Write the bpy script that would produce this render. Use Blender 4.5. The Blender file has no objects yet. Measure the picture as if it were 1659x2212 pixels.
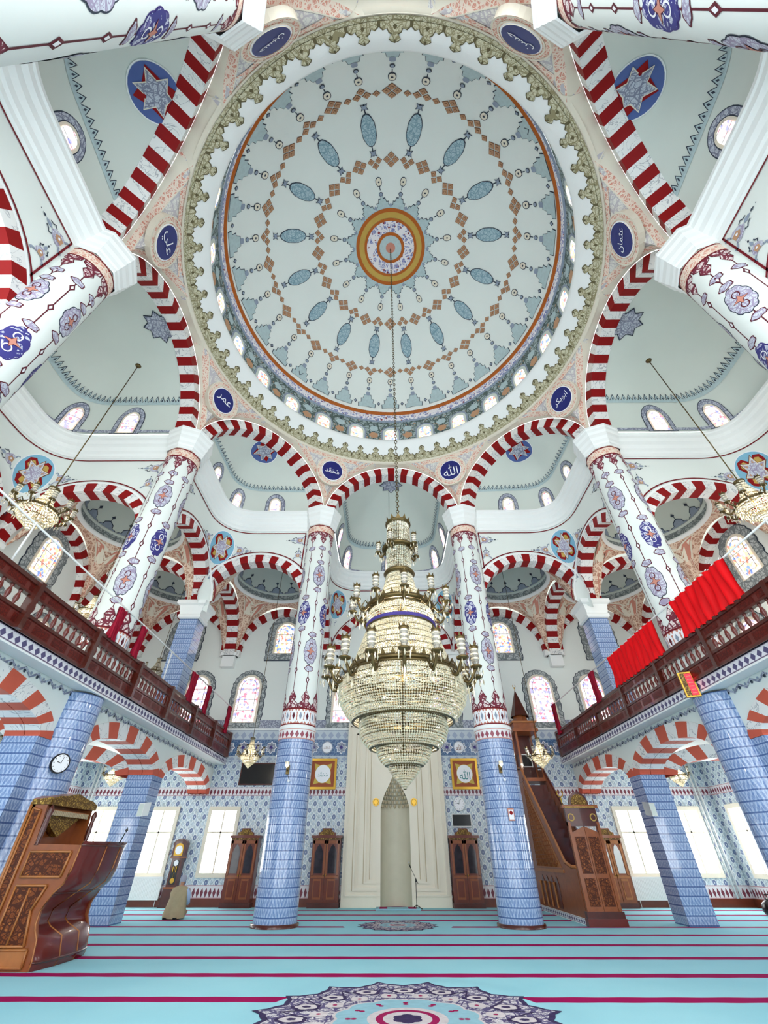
import bpy, math, random
from math import pi, sin, cos, sqrt, atan2, radians, hypot
from mathutils import Vector, Matrix
from mathutils.geometry import delaunay_2d_cdt, tessellate_polygon
random.seed(7)
SC = bpy.context.scene
COL = SC.collection
# ------------------------------------------------------------------ nodes
def lin(c):
    return tuple(((v/255)/12.92 if v/255 <= .04045 else ((v/255+.055)/1.055)**2.4) for v in c)+(1,)
class S:
    """thin wrapper round a node socket so patterns can be written as arithmetic"""
    def __init__(s, nt, k): s.nt = nt; s.k = k
    def op(s, o, b=None, c=None):
        n = s.nt.nodes.new('ShaderNodeMath'); n.operation = o
        for i, v in enumerate((s, b, c)):
            if v is None: continue
            if isinstance(v, S): s.nt.links.new(v.k, n.inputs[i])
            else: n.inputs[i].default_value = v
        return S(s.nt, n.outputs[0])
    def __add__(s, b): return s.op('ADD', b)
    def __sub__(s, b): return s.op('SUBTRACT', b)
    def __mul__(s, b): return s.op('MULTIPLY', b)
    def __truediv__(s, b): return s.op('DIVIDE', b)
    def rsub(s, a): return (s*-1)+a
    def frac(s): return s.op('FRACT')
    def fl(s): return s.op('FLOOR')
    def abs(s): return s.op('ABSOLUTE')
    def sin(s): return s.op('SINE')
    def lt(s, b): return s.op('LESS_THAN', b)
    def gt(s, b): return s.op('GREATER_THAN', b)
    def mx(s, b): return s.op('MAXIMUM', b)
    def mn(s, b): return s.op('MINIMUM', b)
    def sq(s): return s*s
def newmat(name):
    m = bpy.data.materials.new(name); m.use_nodes = True
    nt = m.node_tree; b = nt.nodes['Principled BSDF']
    return m, nt, b
def val(nt, v):
    n = nt.nodes.new('ShaderNodeValue'); n.outputs[0].default_value = v; return S(nt, n.outputs[0])
def mix(nt, f, a, b):
    n = nt.nodes.new('ShaderNodeMix'); n.data_type = 'RGBA'
    for i, v in ((0, f), (6, a), (7, b)):
        if isinstance(v, S): nt.links.new(v.k, n.inputs[i])
        else: n.inputs[i].default_value = v
    return S(nt, n.outputs[2])
def uvs(nt):
    t = nt.nodes.new('ShaderNodeTexCoord'); x = nt.nodes.new('ShaderNodeSeparateXYZ')
    nt.links.new(t.outputs['UV'], x.inputs[0]); return S(nt, x.outputs[0]), S(nt, x.outputs[1]), S(nt, t.outputs['UV'])
def obj3(nt):
    t = nt.nodes.new('ShaderNodeTexCoord'); return S(nt, t.outputs['Object'])
def noise(nt, vec, scale, detail=3, dist=0, rough=.5):
    n = nt.nodes.new('ShaderNodeTexNoise'); n.inputs['Scale'].default_value = scale
    n.inputs['Detail'].default_value = detail; n.inputs['Distortion'].default_value = dist; n.inputs['Roughness'].default_value = rough
    nt.links.new(vec.k, n.inputs['Vector']); return S(nt, n.outputs['Fac'])
def voro(nt, vec, scale, feat='DISTANCE_TO_EDGE', out='Distance', rnd=1):
    n = nt.nodes.new('ShaderNodeTexVoronoi'); n.feature = feat; n.inputs['Scale'].default_value = scale
    n.inputs['Randomness'].default_value = rnd
    nt.links.new(vec.k, n.inputs['Vector']); return S(nt, n.outputs[out])
def setc(nt, b, c):
    if isinstance(c, S): nt.links.new(c.k, b.inputs['Base Color'])
    else: b.inputs['Base Color'].default_value = c
MT = {}
def plain(name, c, rough=.6, metal=0., var=.06, emit=0., vs=3., coat=0., bump=0.):
    m, nt, b = newmat(name)
    b.inputs['Roughness'].default_value = rough; b.inputs['Metallic'].default_value = metal
    b.inputs['Coat Weight'].default_value = coat
    if rough > .5: b.inputs['Specular IOR Level'].default_value = .2
    a = lin(c); o = obj3(nt); n = noise(nt, o, vs)
    d = tuple(min(1, v*(1-var*2)) for v in a[:3])+(1,); l = tuple(min(1, v*(1+var)) for v in a[:3])+(1,)
    k = mix(nt, n, d, l); setc(nt, b, k)
    if emit:
        nt.links.new(k.k, b.inputs['Emission Color']); b.inputs['Emission Strength'].default_value = emit
    if bump:
        bn = nt.nodes.new('ShaderNodeBump'); bn.inputs['Distance'].default_value = bump; bn.inputs['Strength'].default_value = .6
        nt.links.new(noise(nt, o, vs*8, 4).k, bn.inputs['Height']); nt.links.new(bn.outputs[0], b.inputs['Normal'])
    MT[name] = m; return m
def arab(name, base, line, scale=7, w=.07, third=None, rough=.6, dist=True, rnd=1.):
    """curling painted ornament: voronoi outlines plus scattered flower cells"""
    m, nt, b = newmat(name); b.inputs['Roughness'].default_value = rough; b.inputs['Specular IOR Level'].default_value = .25
    o = obj3(nt)
    e = voro(nt, o, scale, rnd=rnd).lt(w); e2 = voro(nt, o, scale*.47, rnd=rnd).lt(w*.7)
    r = noise(nt, o, scale*1.6, 1, 2.5); rr = (r-.5).abs().lt(.035)
    c = mix(nt, rr.mx(e2), lin(base), lin(line))
    if third:
        f = voro(nt, o, scale*.9, 'F1').lt(.22); c = mix(nt, f, c, lin(third))
    c = mix(nt, e, c, lin(line)); setc(nt, b, c); MT[name] = m; return m
P_ = plain
P_('plaster', (232,238,233), .75, var=.02, vs=.8)
P_('plaster_gray', (214,222,214), .75, var=.03, vs=.8)
P_('white_mold', (244,247,245), .5, var=.01)
P_('cream', (232,224,205), .45, var=.02)
P_('cream_line', (196,180,148), .5, var=.02)
P_('red_stripe', (142,10,14), .55, var=.06)
P_('red_line', (118,22,34), .6)
P_('orange_stripe', (206,96,74), .6, var=.05)
P_('rust', (182,98,38), .6)
P_('gold_paint', (196,160,72), .5)

P_('olive_dark', (104,96,68), .6)
P_('outline', (58,66,80), .6)
P_('maroon_line', (96,34,46), .6)
P_('teal_paint', (186,206,208), .6, var=.1, vs=8)

P_('gray_blue', (150,162,180), .6, var=.1, vs=8)
P_('brown_sq', (196,152,118), .6)
P_('brown_line', (130,84,58), .6)
P_('navy', (16,26,112), .35, var=.12, vs=4)
P_('deep_blue', (84,104,160), .6)
P_('sky_paint', (132,186,212), .6)
P_('salmon', (206,140,122), .6)
P_('purple', (70,58,128), .6)
P_('ink_white', (245,246,250), .4, var=0)
P_('wood_dark', (84,28,16), .28, var=.3, vs=5, coat=.4)
P_('wood_red', (104,26,16), .28, var=.15, vs=4, coat=.4)
P_('wood_cab', (112,46,24), .3, var=.15, vs=6, coat=.2)
P_('niche_stone', (206,200,178), .5, var=.05)
P_('wood_mid', (150,80,36), .35, var=.22, vs=6, coat=.2)
P_('wood_light', (178,112,58), .4, var=.15, vs=6)
P_('gold_metal', (190,150,60), .3, .85)
P_('brass', (98,82,48), .35, .7)
P_('black', (10,12,12), .25, var=0)
P_('steel', (190,192,190), .3, .6)
P_('enamel', (236,238,236), .35, var=0)
P_('curtain_red', (232,0,14), .55, var=.12, vs=2)
P_('curtain_dark', (150,10,44), .6, var=.12, vs=2)
P_('beige_coat', (176,160,128), .9, var=.1, vs=9)
P_('shirt_blue', (176,196,226), .9)
P_('skin', (186,138,112), .6)
P_('cap_gray', (170,172,186), .9)
P_('teal_ink', (20,130,130), .5)
P_('yellow_paint', (206,178,70), .5)
P_('orange_paint', (160,70,20), .5)
P_('carpet_white', (214,206,208), .95, var=.15, vs=14)
P_('carpet_navy', (62,50,92), .95, var=.3, vs=14)
P_('carpet_red', (160,10,84), .95, var=.1, vs=10)
P_('carpet_blue', (150,196,210), .95, var=.1, vs=10)
P_('led_red', (255,20,40), .4, emit=1.5, var=0)
P_('bulb', (255,246,224), .4, emit=6, var=0)
P_('day_white', (255,255,255), .4, emit=4.5, var=0)
arab('lens_blue', (182,204,210), (126,158,172), 7, .05)
arab('arab_gray', (196,202,212), (128,132,152), 7, .06)
arab('arab_dim', (190,196,196), (122,130,132), 5, .07)
arab('arab_salmon', (216,142,122), (240,222,205), 9, .09)
arab('arab_brown', (176,126,104), (232,208,186), 5, .07, (196,150,128))
arab('arab_olive', (212,208,180), (150,142,108), 6, .05)
arab('arab_pend', (228,226,218), (196,190,194), 3.5, .05, None)
arab('arab_maroon', (238,226,224), (120,44,62), 5.5, .08)
arab('arab_blue', (206,210,226), (62,60,130), 5.5, .09, (120,112,168))
arab('arab_band', (112,120,176), (234,230,232), 4.2, .09, (140,60,60))
arab('arab_drum', (176,190,190), (84,100,96), 3.6, .07, (176,146,120))
arab('arab_lilac', (206,212,222), (160,150,176), 7, .05)
arab('gold_carve', (176,140,60), (96,66,22), 16, .1, (214,180,96), .35)
arab('wood_carve', (128,66,28), (74,32,12), 12, .08, (158,92,42), .35)
arab('rug_lace', (216,212,214), (88,80,120), 8, .075, (176,164,180), .95)
arab('rail_carve', (108,28,17), (76,18,11), 14, .07, None, .3)
def marble():
    m, nt, b = newmat('marble'); b.inputs['Roughness'].default_value = .45
    o = obj3(nt); n = noise(nt, o, 1.7, 5, 2.2); v = (n-.5).abs().lt(.012)
    c = mix(nt, v, mix(nt, noise(nt, o, 3), lin((226,226,222)), lin((242,242,240))), lin((176,178,182)))
    setc(nt, b, c); MT['marble'] = m
marble()
def tile_column():
    m, nt, b = newmat('tile_column'); b.inputs['Roughness'].default_value = .12; b.inputs['Coat Weight'].default_value = .5
    u, v, uv = uvs(nt)
    vf = (v/.20).frac(); row = vf.lt(.15); cu = (u/.2).frac().lt(.04)
    n = noise(nt, uv, 9, 2)
    wob = ((v*31.4).sin()*.012)
    st = ((u+wob)/.08).frac(); st2 = ((u-wob)/.08+.5).frac()
    lines = (st-.5).abs().lt(.17).mx((st2-.5).abs().lt(.14))
    petal = (((u/.1).frac()-.5).sq()*.6+(vf-.5).sq()*.5).lt(.035)
    c = mix(nt, n, lin((112,138,184)), lin((148,172,210)))
    c = mix(nt, lines*.6, c, lin((194,210,234)))
    c = mix(nt, petal*.6, c, lin((92,122,178)))
    c = mix(nt, row*.85, c, lin((52,84,142)))
    c = mix(nt, cu*.35, c, lin((60,90,145)))
    setc(nt, b, c)
    t = nt.nodes.new('ShaderNodeBump'); t.inputs['Distance'].default_value = .01; t.inputs['Strength'].default_value = .35
    nt.links.new((vf.lt(.03).mx(cu)*-1).k, t.inputs['Height']); nt.links.new(t.outputs[0], b.inputs['Normal'])
    MT['tile_column'] = m
tile_column()
def tile_wall(name, base, pale, dot, px=.42, py=.46):
    m, nt, b = newmat(name); b.inputs['Roughness'].default_value = .3
    u, v, uv = uvs(nt)
    def dots(ou, ov, r):
        a = ((u/px+ou).frac()-.5)*px; c = ((v/py+ov).frac()-.5)*py
        return (a.sq()*1.5+c.sq()).op('SQRT')
    d1 = dots(0, 0, 0).mn(dots(.5, .5, 0))
    w = ((v*(2*pi/py)).sin()*(px*.17))
    l1 = (((u+w)/(px*.5)).frac()-.5).abs().lt(.12); l2 = (((u-w)/(px*.5)).frac()-.5).abs().lt(.12)
    n = noise(nt, uv, 16, 2)
    c = mix(nt, n, lin(base), lin(tuple(min(255, x+22) for x in base)))
    c = mix(nt, l1.mx(l2), c, lin(pale))
    c = mix(nt, voro(nt, uv, 9).lt(.05)*.6, c, lin(tuple(int(x*.8) for x in base)))
    c = mix(nt, d1.lt(.118), c, lin(pale)); c = mix(nt, d1.lt(.09), c, lin(dot)); c = mix(nt, d1.lt(.02), c, lin(pale))
    setc(nt, b, c); MT[name] = m
tile_wall('tile_wall', (184,200,210), (228,236,238), (112,128,164))
def crenel(name, base, drop, p=.14, ph=.26, pt=None):
    """row of pointed drops, u across, v 0..1 up the band"""
    m, nt, b = newmat(name); b.inputs['Roughness'].default_value = .4
    u, v, uv = uvs(nt)
    a = ((u/p).frac()-.5).abs()*2
    c = mix(nt, ((v-.45).abs()*1.9+a*.9).lt(.72), lin(base), lin(drop))
    c = mix(nt, v.lt(.1).mx(v.gt(.93)), c, lin(pt or drop))
    setc(nt, b, c); MT[name] = m
crenel('band_red', (226,222,226), (118,44,62), .16, pt=(196,150,158))
crenel('band_gray', (196,208,216), (158,172,196), .34, pt=(160,174,196))
crenel('band_diamond', (232,230,236), (84,78,118), .2, pt=(120,104,128))
crenel('band_drop', (236,232,232), (150,70,86), .17, pt=(208,150,140))
crenel('fringe', (214,222,228), (96,104,128), .4, pt=(170,186,206))
def star_base():
    m, nt, b = newmat('tile_deep'); b.inputs['Roughness'].default_value = .25
    u, v, uv = uvs(nt)
    c = mix(nt, voro(nt, uv, 8).lt(.08), lin((74,104,146)), lin((120,148,180))); setc(nt, b, c); MT['tile_deep'] = m
star_base()
def stained(name, tint, strength):
    m, nt, b = newmat(name); b.inputs['Roughness'].default_value = .2
    u, v, uv = uvs(nt)
    cell = voro(nt, uv, 9, 'F1', 'Color'); sp = nt.nodes.new('ShaderNodeSeparateXYZ'); nt.links.new(cell.k, sp.inputs[0])
    r = S(nt, sp.outputs[0]); g = S(nt, sp.outputs[1])
    c = mix(nt, r.gt(.6), lin((255,255,255)), lin(tint[0])); c = mix(nt, r.gt(.86), c, lin(tint[1])); c = mix(nt, g.gt(.9), c, lin(tint[2]))
    c = mix(nt, voro(nt, uv, 9).lt(.045), c, lin((190,170,170)))
    setc(nt, b, c); nt.links.new(c.k, b.inputs['Emission Color']); b.inputs['Emission Strength'].default_value = strength
    MT[name] = m
stained('stained', ((255,190,205), (150,150,255), (255,120,140)), .95)
stained('stained_warm', ((255,214,150), (120,150,235), (240,130,110)), .85)
def carpet():
    m, nt, b = newmat('carpet'); b.inputs['Roughness'].default_value = .95; b.inputs['Specular IOR Level'].default_value = .1
    u, v, uv = uvs(nt)
    n = noise(nt, uv, .7, 4); n2 = noise(nt, uv, 60, 2)
    c = mix(nt, n, lin((146,208,222)), lin((172,222,232))); c = mix(nt, n2*.25, c, lin((132,194,210)))
    k = (((v-8.54)/1.49)+.5).frac()-.5
    d = (k*1.49).abs()-((u*9).sin()*.006)
    g1 = ((u+.05).sq()+(v-7.6).sq()).gt(1.9**2); g2 = (u.sq()*.7+(v-16.25).sq()).gt(1.6)
    c = mix(nt, d.lt(.14)*g1*g2, c, lin((158,4,84)))
    setc(nt, b, c); MT['carpet'] = m
carpet()
def crystal():
    m, nt, b = newmat('crystal'); b.inputs['Roughness'].default_value = .12
    b.inputs['Base Color'].default_value = lin((236,226,196)); b.inputs['Transmission Weight'].default_value = .22; b.inputs['IOR'].default_value = 1.6
    b.inputs['Specular IOR Level'].default_value = 1.; b.inputs['Metallic'].default_value = .25; MT['crystal'] = m
    m, nt, b = newmat('cut_glass'); b.inputs['Roughness'].default_value = .1
    b.inputs['Base Color'].default_value = lin((226,222,210)); b.inputs['Transmission Weight'].default_value = .75; b.inputs['IOR'].default_value = 1.4; MT['cut_glass'] = m
crystal()
# ------------------------------------------------------------------ mesh builder
def inside(p, poly):
    x, y = p; c = False; j = len(poly)-1
    for i in range(len(poly)):
        xi, yi = poly[i]; xj, yj = poly[j]
        if (yi > y) != (yj > y) and x < (xj-xi)*(y-yi)/(yj-yi+1e-12)+xi: c = not c
        j = i
    return c
def resample(poly, step):
    out = []
    for i, a in enumerate(poly):
        b = poly[(i+1) % len(poly)]; d = hypot(b[0]-a[0], b[1]-a[1]); n = max(1, int(math.ceil(d/step)))
        out += [(a[0]+(b[0]-a[0])*k/n, a[1]+(b[1]-a[1])*k/n) for k in range(n)]
    return out
def cdt(outer, holes=(), step=.5):
    vs = []; es = []
    loops = [resample(outer, step)]+[resample(h, step) for h in holes]
    for l in loops:
        o = len(vs); vs += l; es += [(o+i, o+(i+1) % len(l)) for i in range(len(l))]
    xs = [p[0] for p in outer]; ys = [p[1] for p in outer]; bd = list(vs)
    nx = int((max(xs)-min(xs))/step); ny = int((max(ys)-min(ys))/step)
    for i in range(1, nx+1):
        for j in range(1, ny+1):
            p = (min(xs)+i*step, min(ys)+j*step)
            if inside(p, outer) and not any(inside(p, h) for h in holes) and all((p[0]-q[0])**2+(p[1]-q[1])**2 > step*step*.16 for q in bd): vs.append(p)
    r = delaunay_2d_cdt([Vector(p) for p in vs], es, [], 0, 1e-6)
    V = [tuple(v) for v in r[0]]; T = []
    for f in r[2]:
        c = (sum(V[i][0] for i in f)/len(f), sum(V[i][1] for i in f)/len(f))
        if inside(c, outer) and not any(inside(c, h) for h in holes): T.append(tuple(f))
    return V, T
class MB:
    def __init__(s, cs=.35): s.v = []; s.f = []; s.m = []; s.uv = []; s.mats = []; s.sm = []; s.cs = cs
    def mi(s, m):
        if m not in s.mats: s.mats.append(m)
        return s.mats.index(m)
    def face(s, idx, m, uv=None, sm=False):
        s.f.append(tuple(idx)); s.m.append(s.mi(m)); s.uv.append(uv); s.sm.append(sm)
    def add(s, pts, faces, m, sm=False):
        o = len(s.v); s.v += [tuple(p) for p in pts]
        for f in faces: s.face([o+i for i in f], m, None, sm)
    def box(s, x0, x1, y0, y1, z0, z1, m, tf=None):
        p = [(x, y, z) for z in (z0, z1) for y in (y0, y1) for x in (x0, x1)]
        if tf: p = [tf(*q) for q in p]
        s.add(p, [(0,2,3,1),(4,5,7,6),(0,1,5,4),(2,6,7,3),(0,4,6,2),(1,3,7,5)], m); return s
    def grid(s, f, u0, u1, nu, v0, v1, nv, m, sm=True, uvf=None, cu=False):
        o = len(s.v); n1 = nu+1
        for j in range(nv+1):
            for i in range(n1):
                s.v.append(tuple(f(u0+(u1-u0)*i/nu, v0+(v1-v0)*j/nv)))
        for j in range(nv):
            for i in range(nu):
                a = o+j*n1+i; q = [(i, j), (i+1, j), (i+1, j+1), (i, j+1)]
                uu = [(u0+(u1-u0)*x/nu, v0+(v1-v0)*y/nv) for x, y in q]
                if uvf: uu = [uvf(*k) for k in uu]
                s.face((a, a+1, a+n1+1, a+n1), m, uu, sm)
        return s
    def lathe(s, prof, m, c=(0,0,0), n=24, sm=True, a0=0, a1=2*pi, R0=None):
        o = len(s.v); full = abs(a1-a0-2*pi) < 1e-6; N = n if full else n+1
        R = R0 or max(p[0] for p in prof)
        for r, z in prof:
            for i in range(N):
                a = a0+(a1-a0)*i/n; s.v.append((c[0]+r*cos(a), c[1]+r*sin(a), c[2]+z))
        for j in range(len(prof)-1):
            for i in range(n):
                i2 = (i+1) % N if full else i+1
                A = o+j*N; ua = (a0+(a1-a0)*i/n)*R; ub = (a0+(a1-a0)*(i+1)/n)*R
                s.face((A+i, A+i2, A+N+i2, A+N+i), m, [(ua, prof[j][1]), (ub, prof[j][1]), (ub, prof[j+1][1]), (ua, prof[j+1][1])], sm)
        return s
    def tube(s, pts, r, m, n=6, sm=True, caps=True):
        pts = [Vector(p) for p in pts]; o = len(s.v); up = Vector((0, 0, 1)); L = len(pts)
        for i, p in enumerate(pts):
            d = (pts[min(i+1, L-1)]-pts[max(i-1, 0)]).normalized()
            x = d.cross(up if abs(d.z) < .95 else Vector((1, 0, 0))).normalized(); y = d.cross(x)
            rr = r[i] if isinstance(r, (list, tuple)) else r
            for k in range(n):
                a = 2*pi*k/n; s.v.append(tuple(p+x*(rr*cos(a))+y*(rr*sin(a))))
        for i in range(L-1):
            for k in range(n):
                k2 = (k+1) % n; s.face((o+i*n+k, o+i*n+k2, o+(i+1)*n+k2, o+(i+1)*n+k), m, None, sm)
        if caps: s.face([o+k for k in range(n)][::-1], m); s.face([o+(L-1)*n+k for k in range(n)], m)
        return s
    def prism(s, poly, f, t0, t1, m, side=None):
        """2-D outline poly extruded along the third argument of f(u,v,t)"""
        o = len(s.v); n = len(poly)
        for t in (t0, t1): s.v += [tuple(f(u, v, t)) for u, v in poly]
        tri = tessellate_polygon([[Vector((u, v, 0)) for u, v in poly]])
        for a, b, c in tri:
            s.face((o+a, o+b, o+c), m, [poly[a], poly[b], poly[c]]); s.face((o+n+c, o+n+b, o+n+a), m, [poly[c], poly[b], poly[a]])
        for i in range(n):
            j = (i+1) % n; s.face((o+i, o+j, o+n+j, o+n+i), side or m)
        return s
    def poly(s, pts, f, m, off=.02, step=None, holes=()):
        """painted patch: outline in (u,v) laid on surface f(u,v,off)"""
        if not step and s.cs:
            xs = [p[0] for p in pts]; ys = [p[1] for p in pts]
            if max(max(xs)-min(xs), max(ys)-min(ys)) > s.cs: step = s.cs
        if step or holes:
            V, T = cdt(pts, holes, step or 9)
        else:
            V = list(pts); T = tessellate_polygon([[Vector((u, v, 0)) for u, v in pts]])
        o = len(s.v); s.v += [tuple(f(u, v, off)) for u, v in V]
        for t in T: s.face([o+i for i in t], m, [V[i] for i in t], True)
        return s
    def stroke(s, pts, w, f, m, off=.025, closed=False, step=None):
        if step:
            q = []
            L = list(pts)+([pts[0]] if closed else [])
            for a, b in zip(L, L[1:]):
                n = max(1, int(math.ceil(hypot(b[0]-a[0], b[1]-a[1])/step))); q += [(a[0]+(b[0]-a[0])*k/n, a[1]+(b[1]-a[1])*k/n) for k in range(n)]
            pts = q+([] if closed else [L[-1]])
        n = len(pts); o = len(s.v)
        for i in range(n):
            a = pts[i-1] if (i or closed) else pts[0]; b = pts[(i+1) % n] if (i < n-1 or closed) else pts[-1]
            dx, dy = b[0]-a[0], b[1]-a[1]; L = hypot(dx, dy) or 1; nx, ny = -dy/L*w/2, dx/L*w/2
            s.v.append(tuple(f(pts[i][0]+nx, pts[i][1]+ny, off))); s.v.append(tuple(f(pts[i][0]-nx, pts[i][1]-ny, off)))
        for i in range(n if closed else n-1):
            j = (i+1) % n; s.face((o+2*i, o+2*i+1, o+2*j+1, o+2*j), m)
        return s
    def build(s, name, parent=None, loc=None):
        me = bpy.data.meshes.new(name); me.from_pydata(s.v, [], s.f)
        for m in s.mats: me.materials.append(MT[m])
        me.polygons.foreach_set('material_index', s.m); me.polygons.foreach_set('use_smooth', s.sm)
        ul = me.uv_layers.new(name='UVMap'); dat = [0.]*(2*len(me.loops)); k = 0
        for fi, f in enumerate(s.f):
            u = s.uv[fi]
            if u is None:
                p = [s.v[i] for i in f[:3]]
                a = [p[1][i]-p[0][i] for i in range(3)]; b = [p[2][i]-p[0][i] for i in range(3)]
                nx, ny, nz = abs(a[1]*b[2]-a[2]*b[1]), abs(a[2]*b[0]-a[0]*b[2]), abs(a[0]*b[1]-a[1]*b[0])
                ax = (0, 1) if nz >= nx and nz >= ny else ((1, 2) if nx > ny else (0, 2))
                u = [(s.v[i][ax[0]], s.v[i][ax[1]]) for i in f]
            for q in u: dat[k] = q[0]; dat[k+1] = q[1]; k += 2
        ul.data.foreach_set('uv', dat); me.update()
        o = bpy.data.objects.new(name, me); COL.objects.link(o)
        if parent: o.parent = parent
        if loc: o.location = loc
        return o
def struct(mb, name, parent=None):
    o = mb.build(name, parent)
    if not parent: o['kind'] = 'structure'
    return o
def tag(o, label, cat, group=None):
    o['label'] = label; o['category'] = cat
    if group: o['group'] = group
    return o
def thing(name, label, cat, loc=(0,0,0), rz=0, group=None):
    o = bpy.data.objects.new(name, None); COL.objects.link(o); o.location = loc; o.rotation_euler = (0, 0, rz)
    o.empty_display_size = .2
    return tag(o, label, cat, group)
def dup(root, loc, rz=0, label=None, sc=None):
    r = root.copy(); COL.objects.link(r); r.location = loc; r.rotation_euler = (0, 0, rz)
    if label: r['label'] = label
    if sc: r.scale = sc
    for ch in list(root.children):
        c = ch.copy(); COL.objects.link(c); c.parent = r
        for g in list(ch.children):
            d = g.copy(); COL.objects.link(d); d.parent = c
    return r
def circ(cx, cy, r, n=16, ry=None, a0=0): return [(cx+r*cos(a0+2*pi*i/n), cy+(ry or r)*sin(a0+2*pi*i/n)) for i in range(n)]
def star(cx, cy, r1, r2, n, a0=0): return [(cx+(r1 if i % 2 == 0 else r2)*cos(a0+pi*i/n), cy+(r1 if i % 2 == 0 else r2)*sin(a0+pi*i/n)) for i in range(2*n)]
def lobed(cx, cy, rx, ry, n=12, d=.1, N=48): return [(cx+rx*(1+d*abs(sin(n*t/2)))*cos(t), cy+ry*(1+d*abs(sin(n*t/2)))*sin(t)) for t in [2*pi*i/N for i in range(N)]]
def tfm(pts, cx, cy, ang=0, sx=1, sy=None):
    c, s_ = cos(ang), sin(ang); sy = sx if sy is None else sy
    return [(cx+(x*sx*c-y*sy*s_), cy+(x*sx*s_+y*sy*c)) for x, y in pts]
# text glyphs as flat triangles
TXT = {}
def glyphs(t):
    if t not in TXT:
        cu = bpy.data.curves.new('tmp', 'FONT'); cu.body = t; cu.align_x = 'CENTER'; cu.align_y = 'CENTER'; cu.resolution_u = 3
        ob = bpy.data.objects.new('tmp', cu); COL.objects.link(ob); bpy.context.view_layer.update()
        me = ob.evaluated_get(bpy.context.evaluated_depsgraph_get()).to_mesh(); me.calc_loop_triangles()
        V = [(v.co.x, v.co.y) for v in me.vertices]; T = [tuple(l.vertices) for l in me.loop_triangles]
        if V:
            xs = [v[0] for v in V]; ys = [v[1] for v in V]; cx, cy = (max(xs)+min(xs))/2, (max(ys)+min(ys))/2; k = max(max(xs)-min(xs), max(ys)-min(ys), 1e-6)
            V = [((x-cx)/k, (y-cy)/k) for x, y in V]
        bpy.data.objects.remove(ob); TXT[t] = (V, T)
    return TXT[t]
def text(mb, t, f, cx, cy, size, m, off=.04, sx=1):
    V, T = glyphs(t); o = len(mb.v)
    for x, y in V: mb.v.append(tuple(f(cx+x*size*sx, cy+y*size, off)))
    for q in T: mb.face([o+i for i in q], m)
ALLAH = '\ufdf2'; MUHAMMAD = '\ufdf4'
UMAR = '\ufeae\ufee4\ufecb'; ALI = '\ufef2\ufee0\ufecb'; ABUBAKR = '\ufeae\ufedc\ufe91\ufeee\ufe91\u0627'; UTHMAN = '\ufee5\ufe8e\ufee4\ufe9c\ufecb'
HASAN = '\ufee6\ufeb4\ufea3'; HUSAYN = '\ufee6\ufef4\ufeb4\ufea3'
# ================================================================== ARCHITECTURE
YC, R8 = 7.85, 8.826
A8, B8 = R8*cos(pi/8), R8*sin(pi/8)          # 8.154, 3.378
DB, WS = 21.7, 13.65                         # back wall, side walls
RC = .62
ZC0, ZC1 = 13.47, 14.43
BAYS = [0, 1, 2, 3, 5, 6, 7]                 # faces of the octagon the photo shows (4 is behind)
def frame(k):
    """local frame of octagon face k: origin (chord middle), tangent (left to right seen from inside), outward"""
    a = k*pi/4; n = (sin(a), cos(a)); t = (cos(a), -sin(a))
    return (A8*n[0], YC+A8*n[1]), t, n
def loc(k, x, y):
    o, t, n = frame(k); return (o[0]+t[0]*x+n[0]*y, o[1]+t[1]*x+n[1]*y)
def bayd(k): return {0: 5.62, 2: 5.44, 6: 5.44}.get(k, 0)
def path_pts(k):
    if k % 2: return [(-B8, 0), (0, B8), (B8, 0)]
    d = bayd(k); return [(-B8, 0), (-B8, d), (B8, d), (B8, 0)]
def poly_at(pts, s):
    for i in range(len(pts)-1):
        a, b = pts[i], pts[i+1]; L = hypot(b[0]-a[0], b[1]-a[1])
        if s <= L or i == len(pts)-2:
            t = s/L; return (a[0]+(b[0]-a[0])*t, a[1]+(b[1]-a[1])*t)
        s -= L
def path_len(pts): return sum(hypot(b[0]-a[0], b[1]-a[1]) for a, b in zip(pts, pts[1:]))
def corners(pts):
    s = 0; out = []
    for a, b in zip(pts, pts[1:-1]): s += hypot(b[0]-a[0], b[1]-a[1]); out.append(s)
    return out
def rpath(k, s, r):
    pts = path_pts(k)
    for sc in corners(pts):
        if abs(s-sc) < r:
            t = (s-sc+r)/(2*r); a = poly_at(pts, sc-r); b = poly_at(pts, sc+r); c = poly_at(pts, sc)
            return ((1-t)**2*a[0]+2*t*(1-t)*c[0]+t*t*b[0], (1-t)**2*a[1]+2*t*(1-t)*c[1]+t*t*b[1])
    return poly_at(pts, s)
def rpathn(k, s, r, o=0.):
    """point on the rounded path pushed o metres into the bay"""
    p = rpath(k, s, r); L = path_len(path_pts(k)); e = .02
    a = rpath(k, max(0, s-e), r); b = rpath(k, min(L, s+e), r); dx, dy = b[0]-a[0], b[1]-a[1]; h = hypot(dx, dy)
    return (p[0]+dy/h*o, p[1]-dx/h*o)
def wallr(z): return .03+1.75*min(1, max(0, (z-10.2)/2.9))**1.3
def surf(k):
    def f(s, z, off=0.):
        q = rpathn(k, s, wallr(z), off); x, y = loc(k, *q); return (x, y, z)
    return f
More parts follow.
